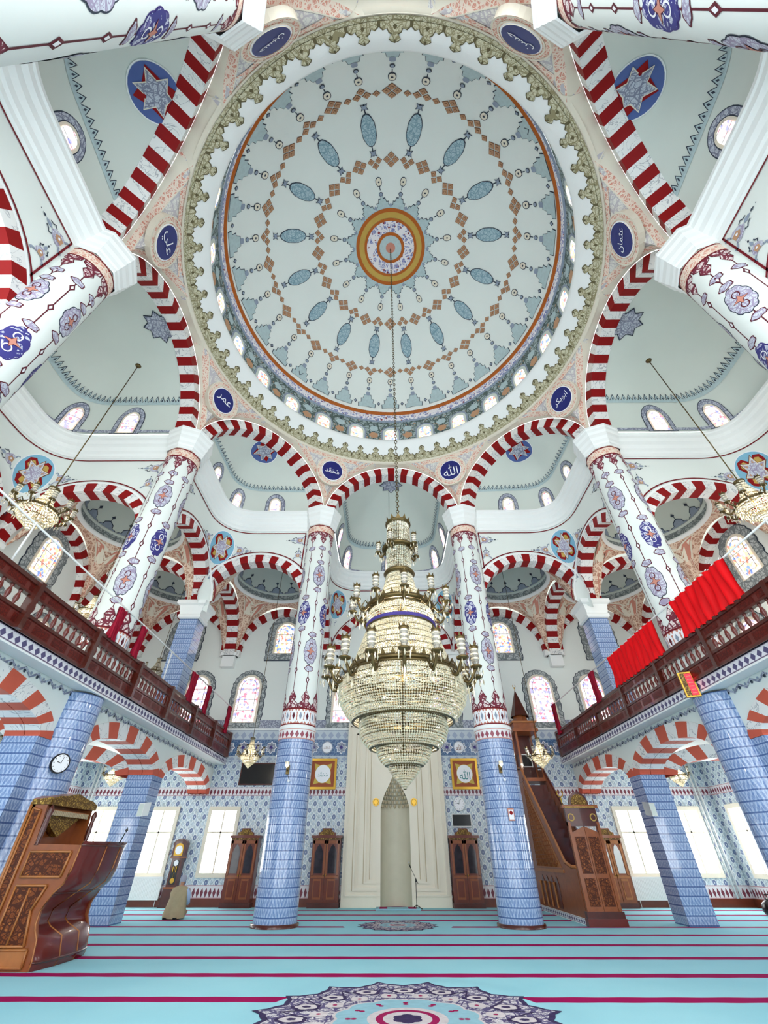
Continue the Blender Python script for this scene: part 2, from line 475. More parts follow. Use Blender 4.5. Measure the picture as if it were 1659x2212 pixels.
# ---- arches
ZS, RISE, TH = 9.8, 1.97, .37                   # gallery arches: springing, intrados rise, voussoir height
def ell(c, rx, rz, z0, n=28, a0=0, a1=pi): return [(c+rx*cos(a1+(a0-a1)*i/n), z0+rz*sin(a1+(a0-a1)*i/n)) for i in range(n+1)]
def stripes(mb, f, c, ri, rise, z0, th, t0, t1, n, ca='red_stripe', cb='marble', legs=0., th2=None):
    """ring of alternating voussoirs; f(u,z,t) maps span, height, depth. first and last stones are red"""
    for i in range(n):
        m = ca if i % 2 == 0 else cb
        K = 3
        a = [pi-pi*(i+j/K)/n for j in range(K+1)]
        o = len(mb.v)
        for t in (t0, t1):
            for x in a:
                mb.v.append(tuple(f(c+ri*cos(x), z0+rise*sin(x), t)))
                mb.v.append(tuple(f(c+(ri+th)*cos(x), z0+(rise+(th2 or th))*sin(x), t)))
        h = 2*(K+1)
        for j in range(K):
            q = o+2*j
            mb.face((q, q+1, q+3, q+2), m); mb.face((q+h, q+h+2, q+h+3, q+h+1), m)
            mb.face((q, q+2, q+h+2, q+h), m); mb.face((q+1, q+h+1, q+h+3, q+3), m)
    if legs:
        nl = max(1, int(round(legs/.3)))
        for sg in (-1, 1):
            for j in range(nl):
                m = cb if j % 2 == 0 else ca
                za, zb = z0-legs*j/nl, z0-legs*(j+1)/nl
                u0, u1 = sorted((c+sg*ri, c+sg*(ri+th)))
                pts = [f(u, z, t) for t in (t0, t1) for z in (zb, za) for u in (u0, u1)]
                mb.add(pts, [(0,1,3,2),(4,6,7,5),(0,4,5,1),(2,3,7,6),(0,2,6,4),(1,5,7,3)], m)
WHERE = {0: 'behind the great chandelier chain', 1: 'on its front right side', 2: 'on its right side',
         3: 'on its upper right side', 5: 'on its upper left side', 6: 'on its left side', 7: 'on its front left side', 4: 'at the top photo edge'}
RI8 = 2.88
for k in BAYS+[4]:
    mb = MB(); fk = lambda u, z, t, k=k: loc(k, u, t)+(z,)
    stripes(mb, fk, 0, RI8, RI8, ZC1, B8-RI8-.02, 0, .58, 27, 'marble', 'red_stripe')
    for t, w in ((-.03, .1),):
        mb.stroke(ell(0, B8+.06, B8+.06, ZC1, 40), .14, lambda u, z, o: loc(k, u, -.02-o)+(z,), 'cream', 0)
    tag(mb.build('striped_arch'), 'wide red striped arch under the great dome, '+WHERE[k], 'arch', 'striped arches carrying the dome')
# ---- exedra walls with gallery arch openings, painted star medallions and floral corners
def sprig(mb, f, x, y, a, s=1., o=.02):
    T = lambda pts: tfm(pts, x, y, a, s)
    mb.poly(T([(0,-.26),(.22,-.34),(.5,-.2),(.62,0),(.5,.2),(.22,.34),(0,.26),(.12,0)]), f, 'arab_lilac', o)
    mb.poly(T([(.05,-.13),(.3,-.16),(.42,0),(.3,.16),(.05,.13)]), f, 'brown_sq', o+.01); mb.poly(T(circ(.24,0,.06,8)), f, 'ink_white', o+.02)
    mb.poly(T([(.62,0),(.74,-.1),(.9,-.06),(.98,0),(.9,.06),(.74,.1)]), f, 'gray_blue', o)
    mb.poly(T([(1.0,0),(1.07,-.06),(1.2,0),(1.07,.06)]), f, 'outline', o); mb.poly(T(circ(1.3,0,.025,6)), f, 'outline', o)
    for sg in (-1, 1):
        mb.stroke(T([(.02,sg*.24),(-.05,sg*.4),(-.16,sg*.46),(-.2,sg*.36)]), .045, f, 'gray_blue', o)
        mb.stroke(T([(.5,sg*.22),(.62,sg*.3),(.7,sg*.2),(.84,sg*.17)]), .03, f, 'outline', o)
def rosette_star(mb, f, cx, cy, r, o=.02):
    mb.poly(circ(cx, cy, r*1.05, 32), f, 'ink_white', o, .4); mb.poly(circ(cx, cy, r, 32), f, 'sky_paint', o+.01, .4)
    for i in range(4):
        a = pi/4*(2*i+1)
        mb.poly(tfm([(.36,-.34),(.78,-.3),(.92,0),(.78,.3),(.36,.34)], cx, cy, a, r), f, 'red_stripe', o+.02)
        mb.poly(tfm([(.4,-.2),(.66,-.2),(.76,0),(.66,.2),(.4,.2)], cx, cy, a, r), f, 'gold_paint', o+.03)
    mb.poly(star(cx, cy, r*.84, r*.46, 6, .3), f, 'brown_line', o+.035); mb.poly(star(cx, cy, r*.76, r*.42, 6, .3), f, 'cream', o+.042)
    mb.poly(star(cx, cy, r*.68, r*.37, 6, .3), f, 'arab_lilac', o+.05)
    for i in range(6): mb.poly(tfm([(.4,-.07),(.56,0),(.4,.07)], cx, cy, .3+i*pi/3, r), f, 'brown_sq', o+.055)
def openings(k):
    """(centre s, half width, springs at corner?) of the arches along the path"""
    L = path_len(path_pts(k))
    if k % 2: return [(2.68, 2.12), (L-2.68, 2.12)]
    d = bayd(k); return [(2.98, 2.36), (L-2.98, 2.36)]
AR = []                                       # arch records, built below as things
for k in BAYS:
    f = surf(k); mb = MB(); pts = path_pts(k); L = path_len(pts); cs = corners(pts)
    zb = 9.3; ops = openings(k); blind = [] if k % 2 else [(L/2, 2.72)]
    out = [(0, zb)]
    for c, ri in sorted(ops+blind):
        e = ell(c, ri+TH, RISE+TH, ZS, 20)
        out += [(e[0][0], zb)]+e+[(e[-1][0], zb)]
    out += [(L, zb), (L, ZC1), (0, ZC1)]
    q = [out[0]]
    for p in out[1:]:
        if hypot(p[0]-q[-1][0], p[1]-q[-1][1]) > 1e-4: q.append((max(q[-1][0], p[0]) if p[1] == zb and q[-1][1] == zb else p[0], p[1]))
    mb.poly(q, lambda s, z, o: f(s, z, 0), 'plaster', 0, .45)
    # painted red outlines
    for c, ri in ops+blind: mb.stroke(ell(c, ri+TH+.16, RISE+TH+.16, ZS, 28), .05, f, 'red_line', .02); mb.stroke(ell(c, ri+TH+.04, RISE+TH+.04, ZS, 28), .09, f, 'white_mold', .035)
    for a, b in zip([.7]+cs, cs+[L-.7]): mb.stroke([(a, 13.36), (b, 13.36)], .05, f, 'red_line', .02, step=.2)
    for s in (.72, L-.72): mb.stroke([(s, 13.36), (s, 11.4)], .05, f, 'red_line', .02)
    for s in cs:
        rosette_star(mb, f, s, 12.35, .78)
        for a, dx, dy in ((0, .95, .02), (pi, -.95, .02), (-pi/2, 0, -.98)): sprig(mb, f, s+dx, 12.35+dy, a, .62)
    for s, sg in ((.72, 0), (L-.72, 1)):
        sprig(mb, f, s+(.08 if not sg else -.08), 12.95, pi*sg, .6); sprig(mb, f, s+(.22 if not sg else -.22), 12.0, pi/2, .45)
    struct(mb, 'wall_bay')
    for i, (c, ri) in enumerate(ops+blind): AR.append((k, i, c, ri))
GL = {(0, 0): 'from the front left column to the back wall', (0, 1): 'from the front right column to the back wall', (0, 2): 'on the back wall behind the great chandelier',
      (1, 0): 'between the front right column and the right square pillar', (1, 1): 'between the right square pillar and the far right column',
      (2, 0): 'from the far right column to the right wall', (2, 1): 'from the near right column to the right wall', (2, 2): 'on the right wall at the photo edge',
      (3, 0): 'beyond the near right column at the upper right photo edge', (5, 1): 'beyond the near left column at the upper left photo edge',
      (7, 0): 'between the far left column and the left square pillar', (7, 1): 'between the left square pillar and the front left column',
      (6, 0): 'from the near left column to the left wall', (6, 1): 'from the far left column to the left wall', (6, 2): 'on the left wall at the photo edge'}
for k, i, c, ri in AR:
    if (k, i) in ((3, 1), (5, 0)): continue
    mb = MB(); pts = path_pts(k)
    p0 = poly_at(pts, c-.5); p1 = poly_at(pts, c+.5); tx, ty = p1[0]-p0[0], p1[1]-p0[1]; pc = poly_at(pts, c)
    def fa(u, z, t, k=k, pc=pc, tx=tx, ty=ty): x, y = loc(k, pc[0]+tx*u-ty*t, pc[1]+ty*u+tx*t); return (x, y, z)
    if i < 2: stripes(mb, fa, 0, ri, RISE, ZS, TH, -.04, .48, 21, legs=.3)
    else: stripes(mb, fa, 0, ri, RISE, ZS, TH, -.28, .05, 25, legs=.3)
    tag(mb.build('gallery_arch'), 'red and white striped arch '+GL[(k, i)], 'arch', 'striped arches of the upper gallery')
# ---- cornice following the bays and wrapping the columns
CP = [(0,13.44),(.1,13.46),(.12,13.58),(.2,13.64),(.24,13.78),(.36,13.9),(.4,14.06),(.52,14.16),(.54,14.3),(.6,14.34),(.6,14.44),(0,14.46)]
mb = MB()
for k in BAYS:
    L = path_len(path_pts(k)); n = 44
    mb.grid(lambda s, j, k=k: (lambda o, z: loc(k, *rpathn(k, s, wallr(13.6), o*.7))+(z,))(*CP[int(round(j))]), 0, L, n, 0, len(CP)-1, len(CP)-1, 'white_mold', sm=False)
struct(mb, 'trim_1')
def vert(i):                                   # octagon corner i between faces i and i+1
    a = (i+.5)*pi/4; return (R8*sin(a), YC+R8*cos(a))
mb = MB()
for i in range(8):
    x, y = vert(i); mb.lathe([((RC+o*.38)/.95, z) for o, z in CP[:-1]]+[(.2, 14.46)], 'white_mold', (x, y, 0), 8, sm=False)
struct(mb, 'trim_2')
# ---- painted columns
def column(side):
    zr = 5.68 if side else 4.82; dz = .3 if side else 0
    r = RC-.02; mb = MB()
    root = thing('painted_column', '', 'column', (0, 0, 0), 0, 'painted columns under the dome')
    sh = MB(.1); sh.lathe([(r, zr if not side else 4.8), (r, 13.5)], 'plaster', n=96)
    f = lambda u, z, o: ((r+o*.2)*cos(u/r), (r+o*.2)*sin(u/r), z)
    C = 2*pi*r; sh.grid(lambda u, z: f(u, z, .015), 0, C, 96, 13.05, 13.46, 1, 'arab_salmon')
    for z in (13.03, 13.4, zr+.62, zr+.12): sh.stroke([(C*j/96, z) for j in range(97)], .05, f, 'red_line', .03)
    sh.grid(lambda u, z: f(u, z, .012), 0, C, 96, zr+.12, zr+.62, 1, 'salmon')
    N = 8
    for s in range(N*2):
        u = C*s/(2*N); sh.poly(lobed(u, zr+.37, .1, .2, 6, .12, 20), f, 'ink_white', .03); sh.poly([(u, zr+.24), (u+.05, zr+.38), (u, zr+.5), (u-.05, zr+.38)], f, 'maroon_line' if s % 2 else 'gray_blue', .05)
        sh.poly([(u+C/32-.05, zr+.5), (u+C/32+.05, zr+.5), (u+C/32, zr+.6)], f, 'ink_white', .03); sh.poly([(u+C/32-.05, zr+.24), (u+C/32+.05, zr+.24), (u+C/32, zr+.14)], f, 'ink_white', .03)
    def cloud(u, z): sh.poly(lobed(u, z, .14, .1, 5, .25, 24), f, 'maroon_line', .02); sh.poly(lobed(u, z, .118, .078, 5, .25, 24), f, 'arab_lilac', .03)
    def dia(u, z): sh.poly([(u-.065, z), (u, z-.15), (u+.065, z), (u, z+.15)], f, 'maroon_line', .025); sh.poly([(u-.03, z), (u, z-.075), (u+.03, z), (u, z+.075)], f, 'ink_white', .035)
    def med(u, z, m, ol):
        sh.poly(lobed(u, z, .245, .48, 9, .1, 54), f, ol, .02); sh.poly(lobed(u, z, .227, .455, 9, .1, 54), f, m, .035)
        for q in (.2, -.2): sh.stroke(circ(u, z+q, .07, 14, .1), .024, f, 'maroon_line' if m != 'arab_blue' else 'ink_white', .05, True)
        sh.poly(star(u, z, .16, .05, 4, 0), f, 'salmon', .055); sh.stroke(star(u, z, .16, .06, 4, 0), .016, f, 'maroon_line', .065, True)
    PT = [(-.5,0),(-.46,.2),(-.2,.36),(-.3,.55),(0,.95),(.3,.55),(.2,.36),(.46,.2),(.5,0)]
    for s in range(N):
        u = C*s/N+.1
        sh.poly([(u+x*.44, 13.03-y*.68) for x, y in PT], f, 'arab_maroon', .02); sh.stroke([(u+x*.44, 13.03-y*.68) for x, y in PT], .025, f, 'maroon_line', .03)
        sh.stroke([(u, 12.4), (u, zr+1.2)], .024, f, 'maroon_line', .015)
        sh.poly([(u+x*.46, zr+.64+y*.62) for x, y in PT], f, 'arab_maroon', .02); sh.stroke([(u+x*.46, zr+.64+y*.62) for x, y in PT], .03, f, 'maroon_line', .03)
        if s % 2 == 0: A = (12.15, 11.4, 10.05, 8.1, 6.8, 5.95), (11.75, 9.45, 8.75, 6.4), [(10.75, 0), (7.45, 0)]
        else: A = (12.1, 9.7, 8.35, 5.95), (11.5, 10.5, 7.75, 6.75), [(9.02, 1)]
        for z in A[0]:
            if z+dz > zr+1.2: cloud(u, z+dz*(z < 12))
        for z in A[1]:
            if z+dz > zr+1.3: dia(u, z+dz*(z < 12))
        for z, c in A[2]: med(u, z+dz, *(('arab_blue', 'purple') if c else ('arab_lilac', 'outline')))
    sh.build('painted_shaft', root)
    rb = RC-.015 if not side else RC-.045; zt = zr-.32 if not side else 4.62
    ti = MB(); ti.lathe([(rb, .06), (rb, zt)], 'tile_column', n=40); ti.build('tiled_base', root)
    if not side:
        rg = MB(); rg.lathe([(rb+.01, zt), (rb+.02, zr-.02)], 'band_drop', n=40, R0=rb)
        rg.uv = [[(a, (c-zt)/.3) for a, c in q] for q in rg.uv]
        rg.lathe([(rb+.015, zr-.02), (rb+.04, zr+.02), (rb+.03, zr+.08), (r, zr+.12)], 'white_mold', n=40); rg.build('collar', root)
    fo = MB(); fo.lathe([(rb+.05, 0), (rb+.05, .07), (rb, .08)], 'wood_dark', n=40); fo.build('foot_ring', root)
    return root
LC = {7: 'front left painted column, left of the great chandelier, blue tiles to the floor', 0: 'front right painted column, right of the great chandelier, blue tiles to the floor',
      6: 'far left painted column rising behind the left balcony railing', 1: 'far right painted column rising between two red curtains',
      5: 'near left painted column at the left photo edge', 2: 'near right painted column at the right photo edge',
      4: 'rear painted column running out of the top left corner of the photo', 3: 'rear painted column running out of the top right corner of the photo'}
cf, cs_ = column(False), column(True)
for i in range(8):
    p = vert(i)+(0,); src = cs_ if i in (1, 2, 5, 6) else cf; rz = {7: .25, 0: .1, 6: .2, 1: .45, 2: .3, 5: .1}.get(i, 0)
    if i in (7, 6): src.location = p; src['label'] = LC[i]; src.rotation_euler.z = rz
    else: dup(src, p, rz, LC[i])
# ---- square tiled pillars with white capitals
for sg in (-1, 1):
    root = thing('square_pillar', 'square blue tiled pillar with a white capital, %s of the hall' % ('left' if sg < 0 else 'right'), 'pillar', (sg*8.43, 16.43, 0), 0, 'square tiled pillars')
    m = MB(); m.box(-.37, .37, -.37, .37, 0, 9.05, 'tile_column'); a_, b_ = sorted((-sg*.45, -sg*.3)); m.box(a_, b_, -.375, .375, 0, 3.55, 'tile_column'); m.build('tiled_shaft', root)
    m = MB(); w = [(.39, 9.05), (.46, 9.1), (.46, 9.2), (.43, 9.25), (.5, 9.6), (.6, 9.66), (.6, 9.82), (.5, 9.85)]
    for (a, z), (b, z2) in zip(w, w[1:]):
        o = len(m.v); m.v += [(s1*q, s2*q, zz) for q, zz in ((a, z), (b, z2)) for s1, s2 in ((-1,-1),(1,-1),(1,1),(-1,1))]
        for j in range(4): m.face((o+j, o+(j+1) % 4, o+4+(j+1) % 4, o+4+j), 'white_mold')
    m.box(-.5, .5, -.5, .5, 9.8, 9.87, 'white_mold'); m.build('capital', root)
# ---- dome
def dome_pt(r, th, off=0.):                    # r = radius from the axis measured on plan
    rd = 7.3; q = min(1, r/rd); zz = 20.4+5.*sqrt(max(0, 1-q*q))
    n = Vector((r*sin(th)/rd**2, r*cos(th)/rd**2, (zz-20.4)/25.)).normalized()
    return (r*sin(th)-n.x*off, YC+r*cos(th)-n.y*off, zz-n.z*off)
mb = MB()
RR = [0.02]+[7.16*sin(pi/2*i/16) for i in range(1, 17)]
mb.grid(lambda th, j: dome_pt(RR[int(round(j))], th), 0, 2*pi, 96, 0, 16, 16, 'plaster')
fD = lambda x, y, o: dome_pt(hypot(x, y), atan2(x, y), o)   # ornaments drawn in plan coordinates
def P(r, a, pts, s=1., sy=None):               # motif placed at radius r, angle a (clockwise from far side); +y of motif points outward
    sy = s if sy is None else sy; k = sqrt(1-(r/7.3)**2); k = max(.35, k)
    out = []
    for x, y in pts:
        yy = r+y*sy*k; xx = x*s; out.append((yy*sin(a)+xx*cos(a), yy*cos(a)-xx*sin(a)))
    return out
def ringband(r0, r1, m, o, n=96): mb.grid(lambda th, r: dome_pt(r, th, o), 0, 2*pi, n, r0, r1, 1, m)
ringband(0, .62, 'teal_paint', .02); ringband(.0, .24, 'salmon', .03, 24); ringband(.56, .7, 'rust', .04); ringband(.7, 1.2, 'arab_band', .02); ringband(1.2, 1.32, 'rust', .04); ringband(1.32, 1.58, 'gold_paint', .03); ringband(1.58, 1.74, 'rust', .04)
SQ = [(-.5,-.5),(.5,-.5),(.5,.5),(-.5,.5)]; DI = [(-.6,0),(0,-.6),(.6,0),(0,.6)]
def sq(r, a, s, dx=0, dy=0):
    T = lambda k: P(r, a, [(x*k+dx, y*k+dy) for x, y in DI], s)
    mb.poly(T(1.), fD, 'brown_line', .02); mb.poly(T(.84), fD, 'brown_sq', .03); mb.poly(T(.42), fD, 'brown_line', .04); mb.poly(T(.3), fD, 'brown_sq', .05)
TEAR = [(0,-.5),(.18,-.42),(.26,-.2),(.28,.1),(.2,.4),(.06,.5),(0,.42),(-.06,.5),(-.2,.4),(-.28,.1),(-.26,-.2),(-.18,-.42)]
LENS = [(0,-.5)]+[(.26*cos(pi*(i/8-.5))*(1+.05*(i % 2)), .5*sin(pi*(i/8-.5))) for i in range(1, 8)]+[(0,.5)]
LENS = LENS+[(-x, y) for x, y in LENS[-2:0:-1]]
SCAL = [(-.5,0),(-.52,.18),(-.36,.2),(-.38,.4),(-.26,.4),(-.2,.62),(-.08,.62),(-.06,.78),(.06,.78),(.08,.62),(.2,.62),(.26,.4),(.38,.4),(.36,.2),(.52,.18),(.5,0)]
for i in range(16):
    a4 = pi/8*i; a3 = a4+pi/16
    for dx, dy in ((0,.68),(0,-.68),(.68,0),(-.68,0)): sq(5.85, a4, .3, dx, dy); sq(3.62, a4, .27, dx, dy)
    for dx, dy in ((0,.62),(.58,-.1),(-.58,-.1)): sq(5.82, a3, .3, dx*1.1, dy*1.1)
    for dx, dy in ((0,-.62),(.58,.1),(-.58,.1)): sq(3.6, a3, .26, dx*1.1, dy*1.1)
    for s in (-1, 1): sq(5.8, a4+s*pi/32*1.02, .27)
    mb.poly(P(4.72, a3, LENS, 1.15, 1.5), fD, 'outline', .02, .3); mb.poly(P(4.72, a3, LENS, 1.06, 1.4), fD, 'lens_blue', .035, .3)
    for r in (3.98, 5.42):
        mb.stroke(P(r, a3, [(0,-.22),(0,.22)]), .045, fD, 'outline', .02)
        q = [(-.5,-.5),(0,-.3),(.5,-.5),(.3,0),(.5,.5),(0,.3),(-.5,.5),(-.3,0)]
        mb.poly(P(3.92 if r < 4 else 5.48, a3, q, .3), fD, 'outline', .03); mb.poly(P(3.92 if r < 4 else 5.48, a3, q, .23), fD, 'gray_blue', .04)
    # crown round the rosette
    mb.poly(P(1.7, a3, SCAL, .78, .8), fD, 'outline', .015); mb.poly(P(1.7, a3, SCAL, .72, .74), fD, 'teal_paint', .025)
    mb.poly(P(2.34, a3, circ(0, 0, .5, 10), .2), fD, 'outline', .02); mb.poly(P(2.34, a3, circ(0, 0, .5, 10), .15), fD, 'gray_blue', .03)
    mb.stroke(P(2.5, a3, [(0,0),(0,.2)]), .035, fD, 'outline', .02)
    mb.poly(P(2.84, a3, [(x, -y) for x, y in TEAR], .5, .42), fD, 'outline', .02); mb.poly(P(2.84, a3, [(x, -y) for x, y in TEAR], .42, .35), fD, 'cream', .03); mb.poly(P(2.84, a3, circ(0, 0, .5, 8), .08), fD, 'outline', .04)
    mb.poly(P(1.86, a4, DI, .16), fD, 'gray_blue', .03)
for i in range(32):
    a = pi/16*i
    sc = [(x, -y) for x, y in SCAL]
    mb.poly(P(7.08, a, sc, 1.0, 1.55), fD, 'outline', .015); mb.poly(P(7.08, a, sc, .93, 1.47), fD, 'teal_paint', .028)
    mb.poly(P(6.72, a, lobed(0, 0, .5, .5, 4, .2, 16), .22, .3), fD, 'gray_blue', .04)
    mb.poly(P(6.54, a, circ(0, 0, .5, 10), .2, .26), fD, 'outline', .03); mb.poly(P(6.54, a, circ(0, 0, .5, 10), .14, .2), fD, 'gray_blue', .04)
    mb.stroke(P(6.4, a, [(0,-.25),(0,.1)]), .035, fD, 'outline', .02)
    mb.poly(P(6.24, a, TEAR, .56, .46), fD, 'outline', .02); mb.poly(P(6.24, a, TEAR, .46, .37), fD, 'cream', .03); mb.poly(P(6.24, a, circ(0, 0, .5, 8), .1), fD, 'outline', .04)
    mb.poly(P(6.98, a+pi/32, DI, .17, .24), fD, 'outline', .02); mb.poly(P(6.98, a+pi/32, DI, .1, .15), fD, 'gray_blue', .03)
struct(mb, 'dome')
# drum: rust ring, blue band, painted windows
mb = MB(); C7 = 2*pi*7.2
mb.lathe([(7.2, 18.72), (7.2, 20.5)], 'arab_drum', (0, YC, 0), 96)
mb.lathe([(7.18, 20.5), (7.1, 20.56), (7.12, 21.05)], 'arab_band', (0, YC, 0), 96)
mb.lathe([(7.13, 21.0), (7.03, 21.04), (7.03, 21.2), (7.14, 21.24)], 'rust', (0, YC, 0), 96)
mb.lathe([(7.19, 20.44), (7.12, 20.47), (7.12, 20.52), (7.19, 20.55)], 'gray_blue', (0, YC, 0), 96)
fW = lambda u, z, o: ((7.2-o)*sin(u/7.2), YC+(7.2-o)*cos(u/7.2), z)
def arc_win(c, hw, z0, zs, n=10): return [(c-hw, z0)]+[(c-hw*cos(pi*i/n), zs+hw*sin(pi*i/n)) for i in range(n+1)]+[(c+hw, z0)]
for i in range(24):
    u = C7*i/24; mb.poly(arc_win(u, .52, 18.74, 19.55), fW, 'gray_blue', .02, .5); mb.poly(arc_win(u, .44, 18.74, 19.52), fW, 'plaster_gray', .03, .5)
    uu = u+C7/48
    for dz in (0, .55): mb.poly(lobed(uu, 19.3+dz, .22, .2, 5, .2, 20), fW, 'teal_paint' if dz else 'brown_sq', .02)
    mb.stroke([(uu, 18.8), (uu, 20.3)], .05, fW, 'outline', .015)
dr = struct(mb, 'wall_drum')
for i in range(24):
    mb = MB(); u = C7*i/24
    mb.prism(arc_win(u, .33, 18.78, 19.42), fW, .03, .05, 'stained_warm'); 
    fr = arc_win(u, .36, 18.76, 19.42); mb.stroke(fr, .07, fW, 'plaster_gray', .07, True)
    o = mb.build('window_%d' % (i+1)); o['kind'] = 'structure'
# ring cornice with the gold lace
LP = [(7.72, 17.78), (7.66, 17.86), (7.52, 18.02), (7.3, 18.2), (7.2, 18.4), (7.08, 18.56), (7.04, 18.7), (7.06, 18.82), (7.22, 18.84)]
def lp(v):
    n = 5; v = max(0, min(.999, v))*6; i = int(v); t = v-i
    return tuple(LP[i][j]*(1-t)+LP[i+1][j]*t for j in range(2))
def fL(u, v, o):                               # u metres along ring, v 0..1 up the profile
    r, z = lp(v); r -= o*.8; z -= o*.5; return (r*sin(u/7.6), YC+r*cos(u/7.6), z)
mb = MB(); mb.lathe(LP, 'white_mold', (0, YC, 0), 112)
mb.lathe([(7.84, 17.7), (7.74, 17.72), (7.7, 17.8), (7.74, 17.86)], 'cream', (0, YC, 0), 112)
CL = 2*pi*7.6; mb.grid(lambda u, v: fL(u, v, .012), 0, CL, 224, .03, .26, 1, 'arab_olive')
PAL = [(-.5,0),(-.5,.3),(-.38,.42),(-.26,.36),(-.2,.5),(-.1,.56),(-.2,.72),(-.14,.86),(0,1.0),(.14,.86),(.2,.72),(.1,.56),(.2,.5),(.26,.36),(.38,.42),(.5,.3),(.5,0)]
for i in range(56):
    u = CL*i/56; w = CL/56
    T = lambda k: [(u+x*w*k, .2+y*.44*k) for x, y in PAL]
    mb.poly(T(1.0), fL, 'olive_dark', .02); mb.poly(T(.9), fL, 'arab_olive', .03)
    mb.stroke([(u, .5), (u, .58)], .05, fL, 'olive_dark', .045); mb.poly([(u-.06, .3), (u, .26), (u+.06, .3), (u, .36)], fL, 'olive_dark', .045)
struct(mb, 'trim_3')
# ---- pendentives with calligraphy roundels
def pend(th, w, off=0.):
    k = int(round(th/(pi/4))); d = th-k*pi/4; d = max(-pi/8, min(pi/8, d)); s = A8*math.tan(d)
    rb, zb = A8/cos(d), ZC1+sqrt(max(0, B8*B8-s*s)); rt, zt = 7.76, 17.74
    z = zb+(zt-zb)*w; Lz = lambda q: 8.826+(rt-8.826)*(q-ZC1)/(zt-ZC1)
    r = Lz(z)+(rb-Lz(zb))*(1-w)**3-off*.85; z -= off*.4
    return (r*sin(th), YC+r*cos(th), z)
mb = MB()
for i in range(8):
    a = (i+.5)*pi/4
    for j in range(2):
        mb.grid(lambda t, w: pend(a+(t*abs(t))*pi/8, w), *((-1, 0) if j == 0 else (0, 1)), 26, 0, 1, 12, 'arab_pend', sm=True)
    # local flat coordinates on the pendentive: x metres sideways, y metres up from the tip
    def fp(x, y, o, a=a):
        w = y/3.46
        for _ in range(4):
            r = 8.826+(7.76-8.826)*(y*.955)/(17.74-ZC1); th = x/r
            d = abs(th); s = A8*math.tan(min(pi/8, pi/8-d)) if d < pi/8 else 0
            zb = ZC1+sqrt(max(0, B8*B8-s*s)); z = ZC1+y*.955
            w = (z-zb)/(17.74-zb) if 17.74-zb > .02 else 1
        return pend(a+th, max(0, min(1, w)), o)
    mb.grid(lambda t, q: pend(a+t, 1-q*min(1, .24/max(.03, 17.74-pend(a+t, 0)[2])), .02), -pi/8, pi/8, 32, 0, 1, 1, 'arab_salmon')
    mb.grid(lambda t, q: pend(a+t, 1-q*min(1, .06/max(.03, 17.74-pend(a+t, 0)[2])), .04), -pi/8, pi/8, 32, 0, 1, 1, 'cream')
    for sg in (-1, 1):                          # border following each arch
        def fb(t, q):                           # q metres inward from the arch edge, measured in the arch plane
            s_ = B8*sin(t*pi/2); zz = ZC1+sqrt(max(0, (B8+q)**2-s_*s_)); th = sg*(pi/8-math.atan(s_/A8)); th = th if abs(th) > 1e-6 else sg*1e-6
            p = pend(a+th, 0); return pend(a+th, max(0, min(1, (zz-p[2])/max(.02, 17.74-p[2]))), .025)
        for q0, q1, m in ((.0, .05, 'cream'), (.05, .17, 'arab_salmon'), (.17, .19, 'cream')): mb.grid(fb, 0, 1, 40, q0, q1, 1, m)
    cy = 2.42
    def fq(x, y, o, a=a):                       # flat roundel board leaning with the vault
        r = 8.02-.306*y-o*.952; zz = 16.78+.952*y-o*.306; return (r*sin(a)+x*cos(a), YC+r*cos(a)-x*sin(a), zz)
    for r, o, m in ((.78, .1, 'arab_salmon'), (.56, .115, 'ink_white'), (.52, .13, 'navy')): mb.prism(circ(0, 0, r, 32), lambda x, y, t: fq(x, y, t), o-.02 if r < .7 else -.1, o, m, 'cream')
    for r in (.785, .62): mb.stroke(circ(0, 0, r, 32), .045, fq, 'cream', .12, True)
    T = {7: MUHAMMAD, 0: ALLAH, 1: ABUBAKR, 6: UMAR, 2: UTHMAN, 5: ALI, 3: HASAN, 4: HUSAYN}[i]
    text(mb, T, fq, 0, 0, .74, 'ink_white', .145)
struct(mb, 'ceiling_pendentives')
